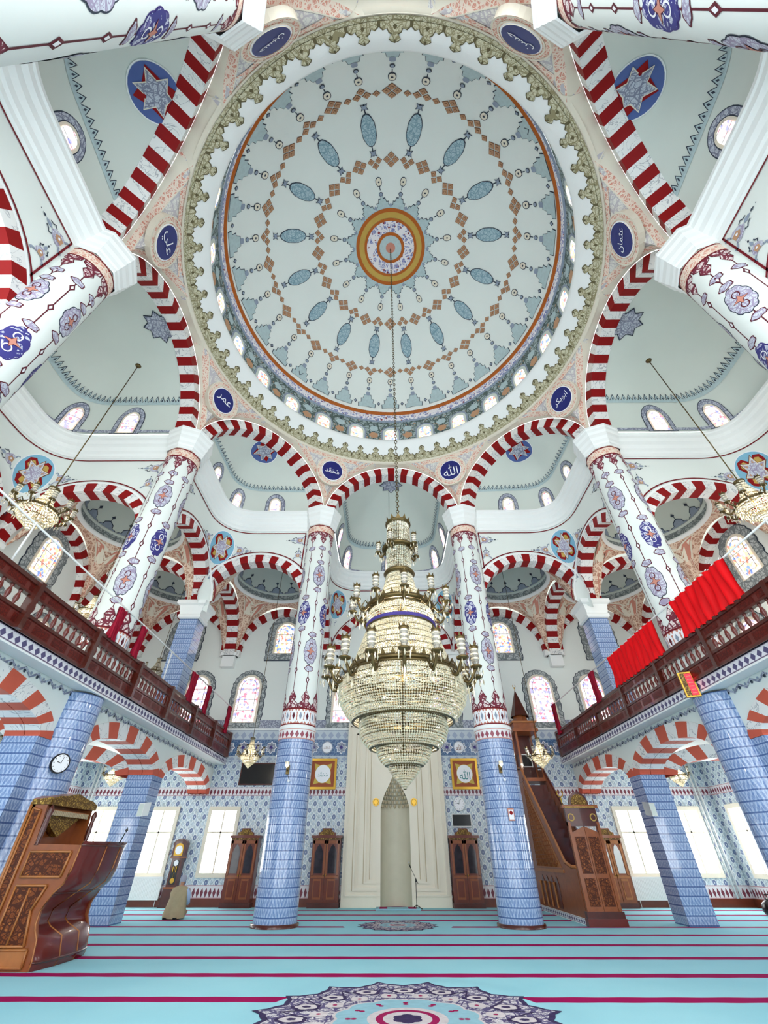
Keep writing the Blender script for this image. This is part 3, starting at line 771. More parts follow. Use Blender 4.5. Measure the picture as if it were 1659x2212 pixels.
# ---- semidomes
SDW = {}
def semidome(k):
    mb = MB(); pts = path_pts(k); L = path_len(pts); H = RI8+.03
    Y1 = .53; ym = max(rpath(k, L*j/40, 1.78)[1] for j in range(41)); kf = (ym*.985-Y1)/ym
    def g(s, ph, off=0.):                      # the shell starts behind the striped arch
        x, y = rpathn(k, s, 1.78, 0); x *= RI8/B8*1.015; y *= kf
        c, s_ = cos(ph), sin(ph); e = 1-off/3.
        return loc(k, x*c*e, Y1+y*c*e)+(ZC1+H*s_*e,)
    mb.grid(lambda s, ph: g(s, ph), 0, L, 56, 0, pi/2, 16, 'plaster_gray')
    mx = max(rpath(k, s*L/20, 1.5)[1] for s in range(21))
    ds = 3.0                                   # metres per radian up the shell
    def fs(s, z, o): return g(s, z/ds, o)
    mb.grid(lambda s, z: fs(s, z, .02), 0, L, 70, 1.5, 1.62, 1, 'teal_paint')
    n = int(L/.3)
    for i in range(n):
        c = L*(i+.5)/n; w = L/n/2
        mb.poly([(c-w, 1.6), (c-w*.8, 1.68), (c, 1.88), (c+w*.8, 1.68), (c+w, 1.6)], fs, 'outline', .02); mb.poly([(c-w*.85, 1.59), (c-w*.65, 1.67), (c, 1.82), (c+w*.65, 1.67), (c+w*.85, 1.59)], fs, 'teal_paint', .03)
        mb.poly([(c-.04, 1.67), (c, 1.6), (c+.04, 1.67), (c, 1.75)], fs, 'outline', .04)
    ws = [.22, .5, .78] if k % 2 else [.13, .29, .5, .71, .87]
    hw = .37 if k % 2 else .42
    for i, q in enumerate(ws):
        c = L*q; A = lambda h, z0, zs: arc_win(c, h, z0, zs, 12)
        mb.poly(A(hw+.24, .02, .74), fs, 'outline', .015, .4); mb.poly(A(hw+.21, .02, .74), fs, 'arab_gray', .03, .4); mb.poly(A(hw+.03, .02, .74), fs, 'outline', .04, .4); mb.poly(A(hw, .02, .74), fs, 'cream', .05, .4)
        SDW.setdefault(k, []).append((c, hw-.1, fs))
    edges = [0]+[L*q for q in ws]+[L]
    for a, b in zip([0]+[L*q+hw+.2 for q in ws], [L*q-hw-.2 for q in ws]+[L]):
        if b > a: mb.stroke([(a, .14), (b, .14)], .16, fs, 'arab_gray', .03, step=.3)
    # painted star at the crown, cut by the arch
    TB = []
    for j in range(241):
        x, y = rpathn(k, L*j/240, 1.78, 0); x *= RI8/B8*1.015; y *= kf; TB.append((atan2(x, y), hypot(x, y)))
    def crown(x, y, o):                        # plan position inside the bay -> shell
        y = max(y, 0); a = atan2(x, y+1e-4); lo = min(range(241), key=lambda j: abs(TB[j][0]-a)); R_ = TB[lo][1]
        q = min(.98, hypot(x, y)/R_); e = 1-o/3.; return loc(k, x*e, Y1+y*e)+(ZC1+H*sqrt(1-q*q)*e,)
    if k % 2: 
        mb.poly(circ(0, .34, .66, 28), crown, 'white_mold', .02, .25); mb.poly(circ(0, .34, .63, 28), crown, 'deep_blue', .035, .25)
        mb.poly(star(0, .34, .57, .36, 4, pi/4), crown, 'red_stripe', .05); mb.poly(star(0, .34, .54, .3, 6, .2), crown, 'cream', .065); mb.poly(star(0, .34, .5, .27, 6, .2), crown, 'arab_gray', .08)
    else:
        mb.poly(star(0, .3, .66, .46, 8, 0), crown, 'outline', .03, .3); mb.poly(star(0, .3, .6, .42, 8, 0), crown, 'arab_gray', .045, .3)
    struct(mb, 'ceiling_semidome')
wn = 24
for k in BAYS: semidome(k)
for k in BAYS:
    for c, hw, fs in SDW[k]:
        wn += 1; mb = MB(); mb.poly(arc_win(c, hw, .06, .74, 12), fs, 'stained' if k not in (3, 5) else 'stained', .075, .35)
        for j in range(1, 4): mb.stroke([(c-hw, .06+.3*j), (c+hw, .06+.3*j)], .02, fs, 'steel', .09)
        o = mb.build('window_%d' % wn); o['kind'] = 'structure'
# ---- floor, outer walls
mb = MB(); Y0 = -3.2
mb.grid(lambda x, y: (x, y, 0), -WS, WS, 1, Y0, DB, 1, 'carpet', sm=False); mb.grid(lambda x, y: (x, y, 0), -1, 1.1, 1, DB, DB+.6, 1, 'carpet', sm=False)
fF = lambda x, y, o: (x, y, o)
def rug(cx, cy, R_):
    SP = []
    for i in range(96):
        a = 2*pi*i/96; k = R_*(1+.07*abs(sin(8*a))+(.08 if i % 6 == 3 else 0)); SP.append((cx+k*cos(a), cy+k*sin(a)))
    mb.poly(SP, fF, 'carpet_navy', .006); mb.poly(tfm([(x-cx, y-cy) for x, y in SP], cx, cy, 0, .955), fF, 'rug_lace', .008)
    for i in range(16):
        a = 2*pi*i/16; b = a+pi/16
        for rr, s, m, o in ((.8, .1, 'carpet_navy', .010), (.8, .075, 'carpet_white', .0112), (.8, .03, 'carpet_navy', .0124)): mb.poly(lobed(cx+R_*rr*cos(a), cy+R_*rr*sin(a), R_*s, R_*s*.8, 5, .2, 20), fF, m, o)
        mb.poly(lobed(cx+R_*.64*cos(b), cy+R_*.64*sin(b), R_*.06, R_*.06, 4, .3, 16), fF, 'carpet_white', .010); mb.poly(circ(cx+R_*.64*cos(b), cy+R_*.64*sin(b), R_*.018, 8), fF, 'carpet_red', .0112)
        mb.stroke([(cx+R_*.72*cos(b-.13), cy+R_*.72*sin(b-.13)), (cx+R_*.93*cos(b), cy+R_*.93*sin(b)), (cx+R_*.72*cos(b+.13), cy+R_*.72*sin(b+.13))], R_*.022, fF, 'carpet_navy', .0115)
    mb.poly(lobed(cx, cy, R_*.5, R_*.5, 12, .08, 72), fF, 'carpet_white', .0126); mb.poly(lobed(cx, cy, R_*.48, R_*.48, 12, .08, 72), fF, 'carpet_blue', .0136)
    for i in range(12):
        a = 2*pi*i/12
        for q in (.37, .41): mb.poly(circ(cx+R_*q*cos(a), cy+R_*q*sin(a), R_*.022, 8), fF, 'carpet_red', .0146)
    mb.poly(circ(cx, cy, R_*.28, 32), fF, 'carpet_white', .0146); mb.poly(circ(cx, cy, R_*.22, 32), fF, 'carpet_red', .0155); mb.poly(circ(cx, cy, R_*.17, 32), fF, 'carpet_white', .0165); mb.poly(lobed(cx, cy, R_*.09, R_*.09, 6, .2, 24), fF, 'carpet_navy', .0175)
rug(-.05, 7.6, 1.72); rug(0, 16.25, 1.0)
struct(mb, 'floor')
def clad(mb, f, u0, u1, skip=()):
    """tiled dado of a wall from the floor up; f(u,z,off)"""
    def strip(z0, z1, m, o=.02, v01=True):
        n = max(1, int((u1-u0)/2)); mb.grid(lambda u, z: f(u, z, o), u0, u1, n, z0, z1, 1, m, sm=False, uvf=(lambda u, z: (u, (z-z0)/(z1-z0))) if v01 else None)
    strip(.22, .62, 'band_red'); strip(.62, 3.5, 'tile_wall', v01=False); strip(3.5, 3.8, 'band_red', .03); strip(3.8, 4.78, 'tile_wall', v01=False)
    strip(4.78, 5.02, 'band_gray', .025); strip(5.02, 5.66, 'tile_deep', .03, False); strip(5.66, 6.06, 'band_gray', .025)
    strip(6.06, 6.14, 'white_mold', .05); strip(6.14, 6.5, 'arab_gray', .02)
    n = int((u1-u0)/.62)
    for i in range(n):
        u = u0+(i+.5)*(u1-u0)/n; mb.poly(star(u, 5.34, .27, .2, 8), f, 'ink_white', .045); mb.poly(star(u, 5.34, .235, .17, 8), f, 'arab_gray', .055); mb.poly(star(u, 5.34, .1, .05, 8), f, 'purple', .06)
    mb.grid(lambda u, z: f(u, z, .02), u0, u1, 1, 0, .22, 1, 'wood_dark', sm=False)
fB = lambda u, z, o: (u, DB-o, z)
mb = MB(); mb.poly([(-WS, 0), (-.57, 0), (-.57, 3.15), (.05, 4.4), (.67, 3.15), (.67, 0), (WS, 0), (WS, 14.4), (-WS, 14.4)], lambda u, z, o: fB(u, z, 0), 'plaster', 0, 1.5); clad(mb, fB, -WS, -2.05); clad(mb, fB, 2.15, WS)
for sx, t in ((-3.02, MUHAMMAD), (3.02, ALLAH)):
    mb.poly(circ(sx, 5.34, .26, 20), fB, 'gray_blue', .06); mb.poly(circ(sx, 5.34, .22, 20), fB, 'ink_white', .07); text(mb, t, fB, sx, 5.34, .3, 'brown_line', .08)
struct(mb, 'wall_back')
for nm, sg in (('wall_left', -1), ('wall_right', 1)):
    f = lambda u, z, o, sg=sg: (sg*(WS-o), u, z)
    mb = MB(); mb.grid(lambda u, z: f(u, z, 0), Y0, DB, 8, 0, 14.4, 4, 'plaster', sm=False); clad(mb, f, Y0, DB-.03); struct(mb, nm)
mb = MB()
mb.box(-WS, -2.3, DB-.1, DB-.02, 0, .24, 'wood_cab'); mb.box(2.3, WS, DB-.1, DB-.02, 0, .24, 'wood_cab'); struct(mb, 'baseboard_back')
for nm, sg in (('baseboard_left', -1), ('baseboard_right', 1)):
    mb = MB(); a, b = sorted((sg*(WS-.1), sg*(WS-.02))); mb.box(a, b, Y0, DB-.1, 0, .24, 'wood_cab'); struct(mb, nm)
# corbels under the wall arches
for nm, x, y, dx, dy in [('c', s*x, DB, 0, -1) for s in (-1, 1) for x in (3.2, 8.45)]+[('c', s*WS, y, -s, 0) for s in (-1, 1) for y in (11.23, 16.35, 4.47)]:
    mb = MB(); w = .3
    for z0, z1, q in ((8.95, 9.5, .22), (9.5, 9.66, .3)): 
        if dx: mb.box(min(x, x+dx*(q+.12)), max(x, x+dx*(q+.12)), y-q-.1, y+q+.1, z0, z1, 'white_mold')
        else: mb.box(x-q-.1, x+q+.1, y-(q+.12), y, z0, z1, 'white_mold')
    struct(mb, 'trim_4')
# ---- corner and side bays: small domes on painted pendentives, blind wall arches, more gallery arches
def bay(x0, x1, y0, y1, ties):
    cx, cy, hx, hy = (x0+x1)/2, (y0+y1)/2, (x1-x0)/2, (y1-y0)/2
    r = min(hx, hy)*.93; zr = 12.3
    mb = MB()
    def edge(a):                               # boundary point in direction a and the arch height there
        c, s = cos(a), sin(a); k = min(hx/abs(c) if abs(c) > 1e-6 else 9e9, hy/abs(s) if abs(s) > 1e-6 else 9e9)
        x, y = c*k, s*k
        if abs(abs(x)-hx) < 1e-6: q = y/hy; 
        else: q = x/hx
        return x, y, ZS-.2+(RISE+TH+.32)*sqrt(max(0, 1-q*q))
    def f(a, w, off=0.):
        x, y, z = edge(a); X = x+(r*cos(a)-x)*w; Y = y+(r*sin(a)-y)*w; Z = z+(zr-z)*w
        return (cx+X*(1-off*.2), cy+Y*(1-off*.2), Z-off)
    corner = atan2(hy, hx)
    cuts = [-corner, corner, pi-corner, pi+corner, 2*pi-corner]
    for a, b in zip(cuts, cuts[1:]): mb.grid(lambda t, w: f(t, w), a, b, 16, 0, 1, 6, 'arab_brown')
    for c in cuts[:4]:                          # cream triangle outline in each corner
        T = [(c-.42, .9), (c+.42, .9), (c+.05, .12), (c-.05, .12)]
        mb.stroke(T, .05, lambda a, w, o: f(a, w, o), 'cream', .03, True, .2) if 0 else None
        def fl(u, w, o, c=c): return f(c+u*(.12+.5*w), w, o)
        for q, m in ((1., 'cream'), (.86, 'salmon'), (.72, 'cream'), (.62, 'arab_brown')):
            mb.poly([(-.8*q, .5+.38*q), (.8*q, .5+.38*q), (.25*q, .5-.4*q), (-.25*q, .5-.4*q)], fl, m, .02+.012*(1-q)*5, .3)
    mb.stroke([(2*pi*i/64, 1.) for i in range(65)], 0, lambda a, w, o: f(a, w, o), 'cream', 0)
    pr_ = [(r+.03, zr-.05), (r-.12, zr), (r-.12, zr+.08), (r+.02, zr+.14), (r+.02, zr+.42)]
    mb.lathe(pr_[:4], 'white_mold', (cx, cy, 0), 48); mb.lathe(pr_[3:], 'arab_dim', (cx, cy, 0), 48)
    dm = [(r+.02, zr+.42), (r-.08, zr+.46), (r-.06, zr+.5)]+[((r-.06)*cos(pi/2*i/8), zr+.5+1.15*sin(pi/2*i/8)) for i in range(1, 9)]
    mb.lathe(dm, 'plaster_gray', (cx, cy, 0), 48)
    n = 14
    def fd(u, v, o):
        ph = v/1.6; rr = (r-.06)*cos(ph)-o; return (cx+rr*cos(u/r), cy+rr*sin(u/r), zr+.5+1.15*sin(ph)-o*.5)
    for i in range(n):
        u = 2*pi*r*i/n; w = 2*pi*r/n/2
        K = [(-1,0),(-.8,.12),(-.55,.16),(-.5,.4),(-.2,.55),(0,.62),(.2,.55),(.5,.4),(.55,.16),(.8,.12),(1,0)]
        mb.poly([(u+x*w, .02+y*.8) for x, y in K], fd, 'outline', .02); mb.poly([(u+x*w*.88, .02+y*.7) for x, y in K], fd, 'gray_blue', .03)
        mb.stroke([(u, .5), (u, .66)], .03, fd, 'outline', .02); mb.poly([(u-.1, .72), (u, .62), (u+.1, .72), (u, .84)], fd, 'outline', .025)
    struct(mb, 'ceiling_bay')
def line_arch(x, y, dx, dy, ri, t0, t1, label):
    mb = MB(); stripes(mb, lambda u, z, t: (x+dx*u-dy*t, y+dy*u+dx*t, z), 0, ri, RISE, ZS, TH, t0, t1, 21, legs=.3)
    tag(mb.build('gallery_arch'), label, 'arch', 'striped arches of the upper gallery')
def lune(x, y, dx, dy, ri, hl, z1=14.2, t=0):   # plaster above an arch between two bays
    e = ell(0, ri+TH, RISE+TH, ZS, 20); mb = MB()
    mb.poly([(-hl, 9.5), (e[0][0], 9.5)]+e+[(e[-1][0], 9.5), (hl, 9.5), (hl, z1), (-hl, z1)], lambda u, z, o: (x+dx*u-dy*t, y+dy*u+dx*t, z), 'plaster', 0, .8)
    struct(mb, 'wall_gallery')
XM = (A8+B8)/2; XO = (A8+WS)/2; YO = (16+DB)/2; YS = (11.23+16)/2; YN = (4.47-.3)/2
for s, nm in ((-1, 'left'), (1, 'right')):
    S_ = lambda a, b: tuple(sorted((s*a, s*b)))
    bay(*S_(B8+.46, 8.16), 16.46, DB-.28, 0); bay(*S_(8.74, WS-.28), 16.7, DB-.28, 0); bay(*S_(A8+.46, WS-.28), 11.7, 16.1, 0); bay(*S_(A8+.46, WS-.28), -.3, 4.0, 0)
    line_arch(s*5.8, DB, 1, 0, 2.14, -.0, -.3, 'striped arch on the back wall over the small upper window, %s of the chandelier' % nm)
    line_arch(s*11.05, DB, 1, 0, 2.1, 0, -.3, 'striped arch on the back wall in the %s rear corner' % nm)
    line_arch(s*WS, 13.75, 0, 1, 2.1, 0, .3*s, 'striped arch on the %s side wall over a small upper window' % nm)
    line_arch(s*WS, 19., 0, 1, 2.1, 0, .3*s, 'striped arch on the %s side wall in the far corner' % nm)
    line_arch(s*8.45, 19.05, 0, 1, 2.2, -.28, .28, 'striped arch from the %s square pillar to the back wall corbel' % nm); lune(s*8.45, 19.05, 0, 1, 2.2, 2.65)
    line_arch(s*11.1, 16.4, 1, 0, 2.2, -.28, .28, 'striped arch from the %s square pillar to the side wall corbel' % nm); lune(s*11.1, 16.4, 1, 0, 2.2, 2.6)
# small upper windows with grey painted surrounds, tall stained windows, big bright lower windows
def window(f, c, hw, z0, zs, surround, glass, wn, big=.42):
    mb = MB(); W = hw+big
    top = [(c-W*cos(pi*i/14), zs+W*sin(pi*i/14)) for i in range(15)]
    q = [(c-W, z0-.42)]+top+[(c+W, z0-.42)]
    q = [(x+.035*sin(i*2.2)*(1 if x > c else -1), y) for i, (x, y) in enumerate(resample(q, .16))]
    mb.poly(q, f, 'outline', .012, .6); mb.poly([(c+(x-c)*.96, zs+(y-zs)*.97) for x, y in q], f, surround, .025, .6)
    mb.poly(arc_win(c, hw+.12, z0-.03, zs), f, 'cream', .04, .5)
    fr = mb.build('window_%d' % wn); fr['kind'] = 'structure'
    gl = MB(); gl.prism(arc_win(c, hw, z0, zs), f, .05, .06, glass); gl.build('pane', fr)
    ld = MB(); ld.stroke(arc_win(c, hw-.12, z0+.12, zs, 10), .03, f, 'steel', .07, True); ld.stroke([(c, z0), (c, z0+.12)], .02, f, 'steel', .07)
    for j in range(1, int((zs-z0)/.5)+1): ld.stroke([(c-hw, z0+.5*j), (c+hw, z0+.5*j)], .025, f, 'steel', .07)
    ld.build('lead_bars', fr)
fl_ = {'b': fB, 'l': lambda u, z, o: (-(WS-o), u, z), 'r': lambda u, z, o: (WS-o, u, z)}
for w, c in [('b', -5.72), ('b', 5.9), ('l', 13.75), ('r', 13.75), ('b', -11.1), ('b', 11.1)]:
    wn += 1; window(fl_[w], c, .46, 9.75, 10.9, 'arab_dim', 'stained_warm', wn, .5)
for w, c in [('b', x) for x in (-9.72, -7.15, -2.36, 2.5, 7.35, 9.9)]+[('l', y) for y in (12.4, 15.2, 19)]+[('r', y) for y in (12.4, 15.2, 19)]:
    wn += 1; window(fl_[w], c, .5, 6.42, 8.0, 'arab_dim', 'stained', wn, .36)
def lowwin(f, c, hw, z0, z1):
    global wn
    wn += 1; mb = MB(); fr = .14
    for a, b, p, q in ((c-hw-fr, c-hw, z0-fr, z1+fr), (c+hw, c+hw+fr, z0-fr, z1+fr), (c-hw, c+hw, z1, z1+fr), (c-hw, c+hw, z0-fr, z0)):
        mb.prism([(a, p), (b, p), (b, q), (a, q)], f, .02, .1, 'cream')
    o = mb.build('window_%d' % wn); o['kind'] = 'structure'
    g = MB(); g.prism([(c-hw, z0), (c+hw, z0), (c+hw, z1), (c-hw, z1)], f, .03, .04, 'day_white'); g.build('pane', o)
    m = MB()
    for a, b, p, q in ((c-.03, c+.03, z0, z1), (c-hw, c+hw, z0+(z1-z0)*.62, z0+(z1-z0)*.62+.05)): m.prism([(a, p), (b, p), (b, q), (a, q)], f, .04, .06, 'cream')
    m.build('mullion', o)
for c in (-12.3, -9.72, -7.15, 9.85, 12.2): lowwin(fB, c, .52, .98, 2.98)
for s in ('l', 'r'):
    for c in (20.3, 17.6, 14.6, 11.6, 8.6, 5.6): lowwin(fl_[s], c, .55, .98, 2.98)
# ================================================================== CHANDELIERS
def bead(mb, c, r, h, a, m):
    ca, sa = cos(a)*r, sin(a)*r; x, y, z = c; o = len(mb.v)
    mb.v += [(x, y, z+h), (x+ca, y+sa, z), (x-sa, y+ca, z), (x-ca, y-sa, z), (x+sa, y-ca, z), (x, y, z-h)]
    for i in range(4): mb.face((o, o+1+i, o+1+(i+1) % 4), m); mb.face((o+5, o+1+(i+1) % 4, o+1+i), m)
def beads(mb, prof, dz, da, r=.022, h=None, skip=None):
    """strings of cut crystal following the profile [(r,z)...]"""
    segs = []; tot = 0; h_ = dz*.5
    for (r0, z0), (r1, z1) in zip(prof, prof[1:]):
        L = hypot(r1-r0, z1-z0); segs.append((tot, L, r0, z0, r1, z1)); tot += L
    n = max(1, int(tot/dz)); rm = max(p[0] for p in prof); N = max(8, int(2*pi*rm/da))
    for j in range(n+1):
        rw = j % 3 == 1
        s = min(tot-1e-6, tot*j/n)
        for t, L, r0, z0, r1, z1 in segs:
            if t <= s <= t+L: k = (s-t)/L; R_, Z = r0+(r1-r0)*k, z0+(z1-z0)*k; break
        if rw: mb.lathe([(R_-.012, Z+h_), (R_+.006, Z+h_), (R_+.006, Z+h_-.01), (R_-.012, Z+h_-.01)], 'brass', n=40)
        for i in range(N):
            a = 2*pi*(i)/N; bead(mb, (R_*cos(a), R_*sin(a), Z), r, h or dz*.55, a+random.random()*.8, 'crystal')
    return mb
def candle(mb, x, y, z, s=1.):
    mb.lathe([(.02*s, -.02*s), (.075*s, 0), (.08*s, .02*s), (.03*s, .04*s)], 'brass', (x, y, z), 10)
    mb.lathe([(.03*s, .04*s), (.05*s, .1*s), (.053*s, .22*s), (.058*s, .25*s)], 'cut_glass', (x, y, z), 10)
    for q in (.1, .16, .22): mb.lathe([(.055*s, q*s), (.06*s, (q+.012)*s), (.055*s, (q+.024)*s)], 'crystal', (x, y, z), 10)
    mb.lathe([(.06*s, .245*s), (.068*s, .28*s), (.055*s, .28*s)], 'brass', (x, y, z), 10)
    for i in range(6): a = pi/3*i; mb.add([(x+.055*s*cos(a-.4), y+.055*s*sin(a-.4), z+.275*s), (x+.055*s*cos(a+.4), y+.055*s*sin(a+.4), z+.275*s), (x+.072*s*cos(a), y+.072*s*sin(a), z+.33*s)], [(0, 1, 2)], 'brass')
    for i in range(6): a = pi/3*i; bead(mb, (x+.08*s*cos(a), y+.08*s*sin(a), z-.06*s), .012*s, .045*s, a, 'crystal')
def arm_set(root, n, r0, r1, z, drop, s, off=0.):
    am = None
    for i in range(n):
        a = 2*pi*i/n+off
        if am is None:
            m = MB(); W = r1-r0
            pts = [(r0+W*t, 0, z-drop*sin(pi*min(1, t*1.15))*1.0+.05*s*sin(6*t)) for t in [j/12 for j in range(13)]]
            pts[-1] = (r1, 0, z)
            m.tube(pts, .024*s, 'brass', 6); m.tube([(r0, 0, z-.1*s), (r0+W*.4, 0, z+.04*s), (r0+W*.62, 0, z-.1*s), (r0+W*.5, 0, z-.17*s), (r0+W*.4, 0, z-.1*s)], .014*s, 'brass', 5)
            for t in (.25, .5, .75): bead(m, (r0+W*t, 0, z-drop*sin(pi*t)-.1*s), .018*s, .08*s, t, 'crystal')
            am = m.build('arm', root); g = MB(); candle(g, r1, 0, z, s*1.15); g.build('candle_cup', am); am.rotation_euler.z = a
        else:
            c = am.copy(); COL.objects.link(c); c.parent = root; c.rotation_euler.z = a
            for ch in am.children: d = ch.copy(); COL.objects.link(d); d.parent = c
root = thing('great_chandelier', 'giant tiered crystal chandelier hanging on a chain from the dome centre', 'chandelier', (0, YC, 2.33))
b0 = 2.33
TI = [([(.25,7.52),(.26,7.2),(.26,6.9)], .04, .038), ([(.27,6.82),(.26,6.5),(.25,6.24)], .04, .038), ([(.27,6.16),(.33,5.86),(.47,5.5)], .04, .04),
      ([(.62,5.3),(.67,5.18),(.66,5.02)], .045, .045), ([(.65,4.94),(.7,4.8),(.82,4.45),(.93,4.12)], .045, .046), ([(1.04,3.98),(1.12,3.9),(1.14,3.76),(1.1,3.56),(1.0,3.4),(.88,3.28)], .042, .046),
      ([(.73,3.3),(.75,3.14),(.7,2.99),(.57,2.88)], .042, .044), ([(.45,2.9),(.44,2.8),(.39,2.7),(.31,2.64)], .042, .044), ([(.27,2.66),(.24,2.56),(.13,2.44),(.02,2.33)], .04, .045)]
for pr_, dz, da in TI:
    m = MB(None); beads(m, [(r, z-b0) for r, z in pr_], dz, da, .021)
    r, z = pr_[0]; m.lathe([(r-.015, z-b0+.03), (r+.03, z-b0+.03), (r+.03, z-b0-.01), (r-.015, z-b0-.01), (r-.015, z-b0+.03)], 'brass', n=48)
    r, z = pr_[-1]; m.lathe([(r+.01, z-b0-.02), (max(.01, r-.03), z-b0-.03)], 'brass', n=48)
    m.build('crystal_tier', root)
m = MB()                                        # brass frame: rims, stem, inner spokes
for r, z in ((.66,5.38),(1.0,4.06),(.66,3.31),(.33,6.86),(.29,6.2)): m.lathe([(r-.05,z-b0-.03),(r+.02,z-b0-.04),(r+.05,z-b0),(r+.02,z-b0+.05),(r-.05,z-b0+.04),(r-.05,z-b0-.03)], 'brass', n=64)
m.tube([(0,0,7.6-b0),(0,0,2.5-b0)], .035, 'brass', 8)
for z, r in ((5.38,.62),(4.06,.95),(3.6,1.05),(3.25,.7)):
    for i in range(8): a = pi/4*i; m.tube([(0,0,z-b0),(r*cos(a),r*sin(a),z-b0)], .012, 'brass', 4)
for i in range(36): a = 2*pi*i/36; m.add([(1.0*cos(a-.05),1.0*sin(a-.05),4.1-b0),(1.0*cos(a+.05),1.0*sin(a+.05),4.1-b0),(1.03*cos(a),1.03*sin(a),4.22-b0)], [(0,1,2)], 'brass')
for i in range(24): a = 2*pi*i/24; m.add([(.67*cos(a-.07),.67*sin(a-.07),5.42-b0),(.67*cos(a+.07),.67*sin(a+.07),5.42-b0),(.69*cos(a),.69*sin(a),5.54-b0)], [(0,1,2)], 'brass')
m.build('brass_frame', root)
m = MB(); m.lathe([(.655,5.02-b0),(.69,5.01-b0),(.69,4.95-b0),(.655,4.94-b0)], 'purple', n=64); m.build('blue_band', root)
m = MB(); m.lathe([(.22,7.52-b0),(.3,7.54-b0),(.3,7.58-b0),(.22,7.6-b0)], 'brass', n=24)
for i in range(12): a = pi/6*i; m.add([(.28*cos(a-.2),.28*sin(a-.2),7.57-b0),(.28*cos(a+.2),.28*sin(a+.2),7.57-b0),(.31*cos(a),.31*sin(a),7.7-b0)], [(0,1,2)], 'brass')
m.tube([(0,0,7.55-b0),(0,0,7.75-b0)], .03, 'brass'); m.build('crown', root)
m = MB(); z = 7.72; k = 0
while z < 25.2:
    for t in (0,): 
        w = .035; L = .075 if z > 10 else .05
        q = [(w*cos(a)*(1 if k % 2 else 0), w*cos(a)*(0 if k % 2 else 1), z-b0+L*sin(a)) for a in [2*pi*j/6 for j in range(7)]]
        m.tube(q, .011, 'brass', 4, caps=False)
    z += L*1.7; k += 1
m.build('chain', root)
arm_set(root, 16, 1.02, 1.38, 4.02-b0, .24, 1.15); arm_set(root, 11, .66, .98, 5.36-b0, .2, 1.0, .2); arm_set(root, 5, .3, .46, 6.8-b0, .12, .85, .5)
# small chandeliers: one pattern, copied
def small(name, label, size, loc, ztop, arms=8):
    root = thing(name, label, 'chandelier', loc)
    m = MB(None); beads(m, [(.34,.34),(.33,.26),(.24,.14),(.12,.05),(.02,-.05)], .045, .05, .02); m.lathe([(.33,.35),(.36,.36),(.36,.38),(.33,.38)], 'brass', n=24); m.build('crystal_bowl', root)
    m = MB(None); beads(m, [(.07,.95),(.09,.75),(.16,.55),(.3,.4)], .06, .06, .016); m.lathe([(.03,.95),(.1,.96),(.1,.99),(.03,1.)], 'brass', n=16); m.tube([(0,0,.1),(0,0,1.0)], .02, 'brass'); m.build('crystal_stem', root)
    arm_set(root, arms, .3, .52, .42, .1, .7)
    m = MB(); m.tube([(0,0,.98),(0,0,ztop)], .012, 'brass', 5); m.lathe([(.0,ztop+.0),(.08,ztop-.01),(.05,ztop-.06),(0,ztop-.07)], 'brass', n=12); m.build('chain', root)
    return root
c1 = small('crystal_chandelier', 'crystal chandelier in front of the black screen on the tiled back wall', 1, (-5.7, 18.85, 4.2), 9.8)
dup(c1, (5.78, 18.85, 4.18), 0, 'crystal chandelier between the pulpit stairs and the right balcony end')
c2 = small('crystal_chandelier', 'large crystal chandelier hanging at the left photo edge above the balcony', 1, (-8.8, YC, 7.55), 5.6, 10)
c2.scale = (1.25,)*3; dup(c2, (8.8, YC, 7.7), 0, 'large crystal chandelier hanging at the right photo edge above the curtain', (1.25,)*3)
c3 = small('crystal_chandelier', 'small crystal chandelier in the left rear gallery corner behind the square pillar', 1, (-10.6, 18.85, 7.45), 6.4, 6)
dup(c3, (-10.8, 13.6, 7.8), .3, 'small crystal chandelier in the left gallery, left of the far left painted column')
c4 = small('crystal_chandelier', 'small chandelier under the left balcony above the carved preaching chair', 1, (-10.8, 18.8, 3.58), 1.02, 6)
c4.scale = (.85,)*3; dup(c4, (10.85, 18.8, 3.56), 0, 'small chandelier under the right balcony, near the back wall', (.85,)*3)
dup(c4, (-10.9, 13.4, 3.56), 0, 'small chandelier under the left balcony at the left photo edge', (.85,)*3)
